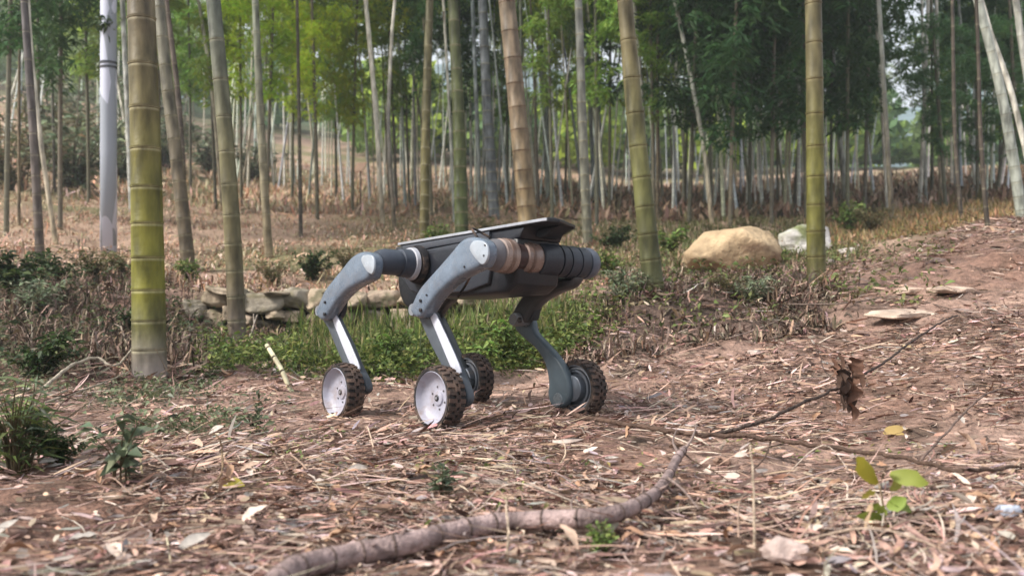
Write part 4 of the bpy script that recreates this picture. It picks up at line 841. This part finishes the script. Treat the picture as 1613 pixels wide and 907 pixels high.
def wheel(px, py, l_out, outer=True, name='wheel'):
    """l_out: lateral coordinate of the outer face; sgn -1 when the outer side faces -L"""
    s = 1 if outer else -1                            # direction from outer face inwards, along L
    o = onp(px, py, l_out); ax = Lv * s
    w, R = TW_, RW
    prof = [(.004, R*.80), (.0, R*.84), (-.0005, R*.90), (.003, R*.925), (.010, R*.935), (w*.5, R*.94), (w-.010, R*.935), (w-.003, R*.925), (w, R*.90), (w, R*.80), (w-.004, R*.78), (.004, R*.78)]
    sd = 48; V = []; Fc = []; A = unit(np.cross(ax, (0,0,1.))); B = np.cross(ax, A)
    for (q, r) in prof:
        for j in range(sd): th = j/sd*6.28318; V.append(o + ax*q + (A*math.cos(th)+B*math.sin(th))*r)
    m = len(prof)
    for i in range(m):
        for j in range(sd): Fc.append((i*sd+j, i*sd+(j+1)%sd, ((i+1)%m)*sd+(j+1)%sd, ((i+1)%m)*sd+j))
    cols = []
    for (q, r) in prof: cols += [tuple(np.array((.022,.02,.02)) if r < R*.95 else np.array((.075,.05,.042)))] * sd
    wh = rpart(name, V, Fc, np.array(cols), M_rubber)
    tb = MB(); nl = 26                                # two rows of lugs plus a staggered middle row
    for j in range(nl):
        for row, (a0, a1, off) in enumerate(((.001, .024, 0), (.021, .036, .5), (w-.023, w-.001, 0))):
            th = (j + off) / nl * 6.28318; dth = .27 / nl * 6.28318; vs = []
            for aa in (a0, a1):
                for tt in (th - dth, th + dth):
                    sk = .035 * (aa - w/2) / w * (1 if row != 1 else -1) * 6
                    for r in (R*.92, R): 
                        rr_ = r - (.004 if (aa in (a0,) and row == 0) or (aa == a1 and row == 2) else 0) * (r > R*.96)
                        dd = A*math.cos(tt+sk*.2)+B*math.sin(tt+sk*.2); vs.append(o + ax*aa + dd*rr_)
            tb.add(vs, [(1,3,7,5),(0,1,5,4),(2,6,7,3),(0,2,3,1),(4,5,7,6)], (.05,.036,.032) if j % 3 else (.085,.055,.045))
    link('tread', tb.me('tread', M_rubber, False), wh)
    if outer:
        rp = [(.004, R*.80), (.001, R*.815), (-.001, R*.80), (.002, R*.775), (.012, R*.74), (.021, R*.62), (.026, R*.42), (.026, R*.25), (.022, R*.22), (.020, R*.12), (.020, R*.03)]
        rp[-1] = (.020, .0004); V, Fc = lathe(o, ax, rp, 48, caps=False); rpart('rim', V, Fc, RIM, M_rim, wh)
        V, Fc = lathe(o, ax, [(.017, .0005), (.017, .0075), (.0185, .009), (.021, .009)], 12); rpart('axle_cap', V, Fc, (.05,.05,.055), M_metal, wh)
        V, Fc = lathe(o, ax, [(.0165, .0005), (.0165, .0045), (.018, .0048)], 6); rpart('axle_bolt', V, Fc, (.35,.36,.4), M_metal, wh)
        for j in range(6):
            th = j / 6 * 6.283 + .3; c_ = o + (A*math.cos(th)+B*math.sin(th)) * R*.34 + ax*.0255
            V, Fc = lathe(c_, ax, [(-.0015, .0003), (-.0015, .0026), (.001, .003)], 8); rpart('wheel_bolt', V, Fc, (.12,.12,.13), M_metal, wh)
        V, Fc = lathe(o, ax, [(.03, .001), (.03, R*.79), (w-.002, R*.79), (w+.002, R*.70), (w+.012, R*.66), (w+.016, R*.5), (w+.016, .001)], 40); rpart('hub_motor', V, Fc, (.03,.032,.036), M_plain, wh)
    else:
        # inner side seen: stepped hub motor inside the rim
        V, Fc = lathe(o, ax, [(0.02, .001), (.02, R*.79), (w-.010, R*.79), (w-.002, R*.81), (w-.001, R*.76), (w-.014, R*.73), (w-.014, R*.64), (w-.004, R*.62), (w-.003, R*.56), (w-.010, R*.545), (w-.010, R*.47), (w+.010, R*.44), (w+.012, R*.40), (w+.012, .001)], 48)
        rpart('hub_motor', V, Fc, (.13,.15,.18), M_metal, wh)
        V, Fc = lathe(o, ax, [(w-.0125, R*.66), (w-.011, R*.72), (w-.0095, R*.72), (w-.0095, R*.66)], 48, caps=False); rpart('rim', V, Fc, (.4,.42,.46), M_metal, wh)
    return wh
# --- wheels (pixel of hub axis at the outer face, lateral position)
wh2 = wheel(678.7, 627, -.100); wh1 = wheel(527, 617.5, -.165)
wh3 = wheel(925, 611, .445, False); wh4 = wheel(754, 597, .36, False)
# --- barrel of joint motors across the near end
def barrel(name, segs, col, mat=M_plain, f=0., u=0., parent=None):
    V, Fc = lathe(W_(0, f, u), Lv, segs, 40); return rpart(name, V, Fc, col, mat, parent)
R0 = .046
barrel('hip_motor', [(.0,.001),(.0,.036),(.02,.040),(.03,R0-.002),(.042,R0-.001),(.046,R0-.004),(.047,.001)], (.12,.115,.125), M_plain)
barrel('taped_motor', [(.045,.001),(.046,R0-.003),(.050,R0+.001),(.088,R0+.0025),(.094,R0+.001),(.098,R0-.004),(.099,.001)], (.25,.19,.165))
barrel('tape_band', [(.066,R0-.002),(.066,R0+.0032),(.077,R0+.0035),(.077,R0-.002)], (.15,.10,.08))
barrel('motor_joint', [(.098,.001),(.099,R0-.006),(.128,R0-.006),(.129,.001)], (.045,.028,.028))
barrel('taped_motor', [(.127,.001),(.128,R0-.004),(.131,R0-.001),(.160,R0),(.182,R0-.001),(.186,R0-.004),(.187,.001)], (.19,.135,.115))
barrel('tape_band', [(.144,R0-.004),(.144,R0+.001),(.153,R0+.001),(.153,R0-.004)], (.12,.08,.065))
barrel('hip_motor', [(.186,.001),(.187,R0-.001),(.19,R0+.002),(.255,R0+.003),(.258,R0),(.259,R0-.004),(.262,R0-.004),(.263,R0+.002),(.29,R0+.002),(.292,R0-.003),(.296,R0-.003),(.297,.001)], (.028,.032,.042))
barrel('hip_motor', [(.296,.001),(.297,R0+.001),(.33,R0+.002),(.332,R0-.003),(.337,R0-.003),(.338,R0+.001),(.372,R0),(.376,R0-.006),(.377,.001)], (.035,.042,.056))
barrel('motor_cap', [(.376,.001),(.377,R0+.001),(.395,R0+.002),(.410,R0-.003),(.420,R0-.012),(.424,R0-.028),(.425,.001)], (.08,.095,.125))
# --- main body, side profile extruded across the robot
def sideprof(name, fu, l0, l1, e, col, mat=M_plain, k=1, parent=None):
    pts = [W_((l0 + l1) / 2, f, u) for f, u in fu]; pts = smooth_loop(pts, k) if k > 1 else pts
    V, Fc = prism(pts, Lv, l1 - l0, e); return rpart(name, V, Fc, col, mat, parent)
sideprof('body', [(-.02,-.03),(-.01,-.075),(.03,-.098),(.30,-.100),(.42,-.095),(.47,-.075),(.56,-.03),(.585,.005),(.58,.045),(.55,.058),(.02,.062),(-.02,.05)], .105, .27, .012, (.016,.017,.021))
sideprof('side_cover', [(.12,.064),(.57,.052),(.575,.02),(.56,-.02),(.50,-.07),(.43,-.088),(.20,-.088),(.10,-.07),(.08,.0),(.09,.05)], .094, .112, .006, (.032,.036,.046))
sideprof('side_panel', [(.24,.046),(.43,.042),(.46,.03),(.47,.0),(.46,-.045),(.43,-.06),(.26,-.06),(.225,-.04),(.215,.02)], .086, .098, .005, (.010,.012,.018), k=2)
for (f, u) in ((.475,.012),(.478,-.002),(.48,-.014)):
    V, Fc = lathe(W_(.084, f, u), Lv, [(0,.0004),(0,.003),(.012,.003)], 10); rpart('status_light', V, Fc, (.5,.55,.5))
V, Fc = lathe(W_(.088, .515, -.008), Lv, [(0,.0004),(0,.016),(.008,.017)], 20); rpart('green_badge', V, Fc, (.30,.45,.10))
# --- top deck
deck = [(.10,-.15),(.135,-.158),(.25,-.10),(.31,.0),(.31,.56),(.29,.588),(.12,.588),(.10,.57)]
def deckprism(name, lf, u, w, e, col, mat=M_plain, tilt=0): 
    V, Fc = prism([W_(l, f, u + tilt * f) for l, f in lf], Uv, w, e); return rpart(name, V, Fc, col, mat)
deckprism('top_plate', deck, .087, .011, .003, (.016,.017,.021))
deckprism('deck_pad', [(.115,-.13),(.14,-.138),(.24,-.085),(.295,.005),(.295,.55),(.115,.55)], .0945, .006, .002, (.02,.021,.024), M_dark)
deckprism('edge_trim', [(.0965,-.135),(.0995,-.145),(.0995,.585),(.0965,.58)], .089, .008, .001, (.30,.32,.36))
sideprof('deck_support', [(.10,.082),(.555,.082),(.545,.055),(.50,.045),(.40,.06),(.22,.062),(.17,.04),(.10,.045)], .098, .118, .004, (.05,.056,.07))
sideprof('deck_support', [(-.045,.082),(.10,.082),(.10,.03),(.07,.03),(.0,.045),(-.03,.05)], .105, .26, .008, (.014,.016,.022))
sideprof('front_bracket', [(-.125,.082),(-.04,.082),(-.03,.06),(-.05,.052),(-.075,.056),(-.10,.07)], .16, .22, .005, (.02,.022,.027))
sideprof('deck_clip', [(.535,.084),(.60,.08),(.60,.05),(.57,.052),(.55,.06)], .10, .15, .004, (.04,.045,.05))
# --- hip pods at the far end and on the near side
h1 = onp(592, 411, -.075)
V, Fc = lathe(h1, Lv, [(0,.001),(0,.03),(.012,.036),(.03,.040),(.072,.040),(.074,.037),(.082,.037),(.084,.043),(.12,.045),(.122,.038),(.15,.038),(.151,.001)], 36); rpart('hip_motor', V, Fc, (.045,.055,.075))
V, Fc = lathe(h1, Lv, [(.138,.038),(.138,.056),(.145,.060),(.156,.060),(.16,.05)], 36); rpart('hip_ring', V, Fc, (.012,.012,.015), M_rubber)
V, Fc = lathe(h1, Lv, [(.118,.044),(.120,.050),(.132,.052),(.137,.045)], 36); rpart('hip_ring', V, Fc, (.35,.36,.40))
sideprof('hip_housing', [(.46,.03),(.575,.02),(.59,-.02),(.575,-.085),(.53,-.125),(.47,-.12),(.44,-.06)], .10, .20, .015, (.012,.014,.018), k=2)
# far-side rear leg (mostly hidden)
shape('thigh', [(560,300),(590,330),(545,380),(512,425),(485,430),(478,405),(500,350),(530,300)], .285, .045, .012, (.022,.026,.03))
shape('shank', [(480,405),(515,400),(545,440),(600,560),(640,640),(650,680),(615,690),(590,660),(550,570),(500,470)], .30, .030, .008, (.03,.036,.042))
# --- near leg
sh2 = shape('shank', [(447,402),(470,388),(502,392),(530,450),(565,525),(604,612),(640,700),(640,745),(610,765),(575,750),(560,700),(548,620),(500,525),(462,440)], .0, .026, .006, (.075,.088,.105))
shape('shank_face', [(478,392),(502,396),(532,455),(567,530),(603,615),(598,634),(574,622),(545,558),(512,478)], -.0145, .006, .002, (.52,.54,.62), parent=sh2)
T2 = [(668,108),(695,113),(714,128),(722,150),(720,185),(708,215),(694,228),(650,248),(600,275),(556,312),(520,352),(492,394),(476,414),(455,418),(438,404),(434,382),(444,352),(466,308),(505,262),(548,214),(590,166),(622,128),(645,112)]
th2 = shape('thigh', T2, -.028, .052, .014, SHELL)
shape('thigh_cap', [(655,122),(690,122),(708,140),(712,175),(702,205),(684,212),(655,180),(640,150)], -.052, .008, .003, (.30,.34,.39), parent=th2)
disc('knee_joint', -.014, 480+447/2.452, 330+388/2.452, .020, .062, (.17,.19,.22), M_plain, th2)
for (zx, zy, r) in ((447,388,.0058),(447,352,.0045)): disc('bolt', -.056, *Z1((zx, zy)), r, .006, (.03,.03,.035), M_metal, th2, 12)
for (zx, zy) in ((692,178),(616,221),(697,138),(470,330)): disc('bolt', -.056, *Z1((zx, zy)), .0028, .004, (.03,.03,.035), M_metal, th2, 10)
# --- rear near-side leg
sh1 = shape('shank', [(78,420),(100,402),(126,408),(150,455),(185,525),(215,600),(246,660),(250,700),(222,715),(190,690),(172,625),(138,545),(102,460)], -.075, .026, .006, (.075,.088,.105))
shape('shank_face', [(106,412),(124,410),(150,462),(184,535),(212,605),(206,622),(186,612),(160,555),(130,480)], -.0895, .006, .002, (.50,.52,.60), parent=sh1)
shape('knee_guard', [(118,400),(150,350),(158,350),(152,395),(140,420),(125,424)], -.06, .02, .004, (.03,.035,.05), parent=sh1)
T1 = [(235,166),(262,166),(279,182),(282,215),(276,250),(264,272),(228,290),(190,312),(150,352),(120,396),(102,422),(86,428),(72,414),(67,390),(82,352),(100,312),(130,272),(165,230),(200,188)]
th1 = shape('thigh', T1, -.100, .050, .014, SHELL)
shape('thigh_cap', [(228,178),(258,176),(270,192),(272,225),(262,250),(240,235),(222,200)], -.123, .008, .003, (.32,.36,.41), parent=th1)
disc('knee_joint', -.088, 480+80/2.452, 330+392/2.452, .019, .058, (.17,.19,.22), M_plain, th1)
for (zx, zy, r) in ((76,404,.0058),(78,358,.0045)): disc('bolt', -.127, *Z1((zx, zy)), r, .006, (.03,.03,.035), M_metal, th1, 12)
# --- front far-side leg (right in the picture)
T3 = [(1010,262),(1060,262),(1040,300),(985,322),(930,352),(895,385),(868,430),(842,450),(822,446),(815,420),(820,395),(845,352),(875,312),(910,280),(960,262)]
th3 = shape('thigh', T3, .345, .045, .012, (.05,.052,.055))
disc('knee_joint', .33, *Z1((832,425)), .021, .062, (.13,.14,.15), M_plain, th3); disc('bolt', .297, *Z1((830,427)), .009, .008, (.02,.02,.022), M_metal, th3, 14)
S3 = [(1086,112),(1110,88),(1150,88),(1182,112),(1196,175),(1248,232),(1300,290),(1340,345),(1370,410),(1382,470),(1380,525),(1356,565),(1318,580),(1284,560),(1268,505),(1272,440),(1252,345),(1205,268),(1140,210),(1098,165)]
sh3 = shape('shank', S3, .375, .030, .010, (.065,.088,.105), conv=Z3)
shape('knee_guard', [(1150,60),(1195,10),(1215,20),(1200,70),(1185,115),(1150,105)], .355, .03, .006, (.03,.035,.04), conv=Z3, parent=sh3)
disc('axle_boss', .372, *Z3((1322,535)), .022, .030, (.10,.12,.135), M_plain, sh3)

# ------------------------------------------------------------------ the hazy air of the valley
hz0, hz1 = -6, 50
V, Fc = box((0, 62, (hz0 + hz1) / 2), (400, 160, hz1 - hz0)); hm = bpy.data.materials.new('haze'); hm.use_nodes = True; hn = hm.node_tree; hn.nodes.remove(hn.nodes['Principled BSDF'])
pv = hn.nodes.new('ShaderNodeVolumePrincipled'); pv.inputs['Density'].default_value = .003; pv.inputs['Color'].default_value = (.82, .90, .94, 1); pv.inputs['Anisotropy'].default_value = .2
hn.links.new(pv.outputs[0], hn.nodes['Material Output'].inputs['Volume']); hme = bpy.data.meshes.new('haze'); hme.from_pydata([tuple(v) for v in V], [], Fc); hme.materials.append(hm)
tag(link('haze', hme), 'thin bluish haze hanging between the bamboos', None, None, 'stuff')

for (a, m_, b) in (((.04,.02,.05), (.0,.05,.075), (-.01,.015,.045)), ((.06,.50,.03), (.03,.47,.055), (-.03,.50,.03)), ((-.005,.03,-.03), (.01,.09,-.075), (.01,.13,-.11))):
    c = catmull([W_(*a), W_(*m_), W_(*b)], 8); V, Fc, q = tube(c, .0035, 8, (.01,.01,.012)); link('cable', mesh('cable', V, Fc, M_rubber, q), robot)
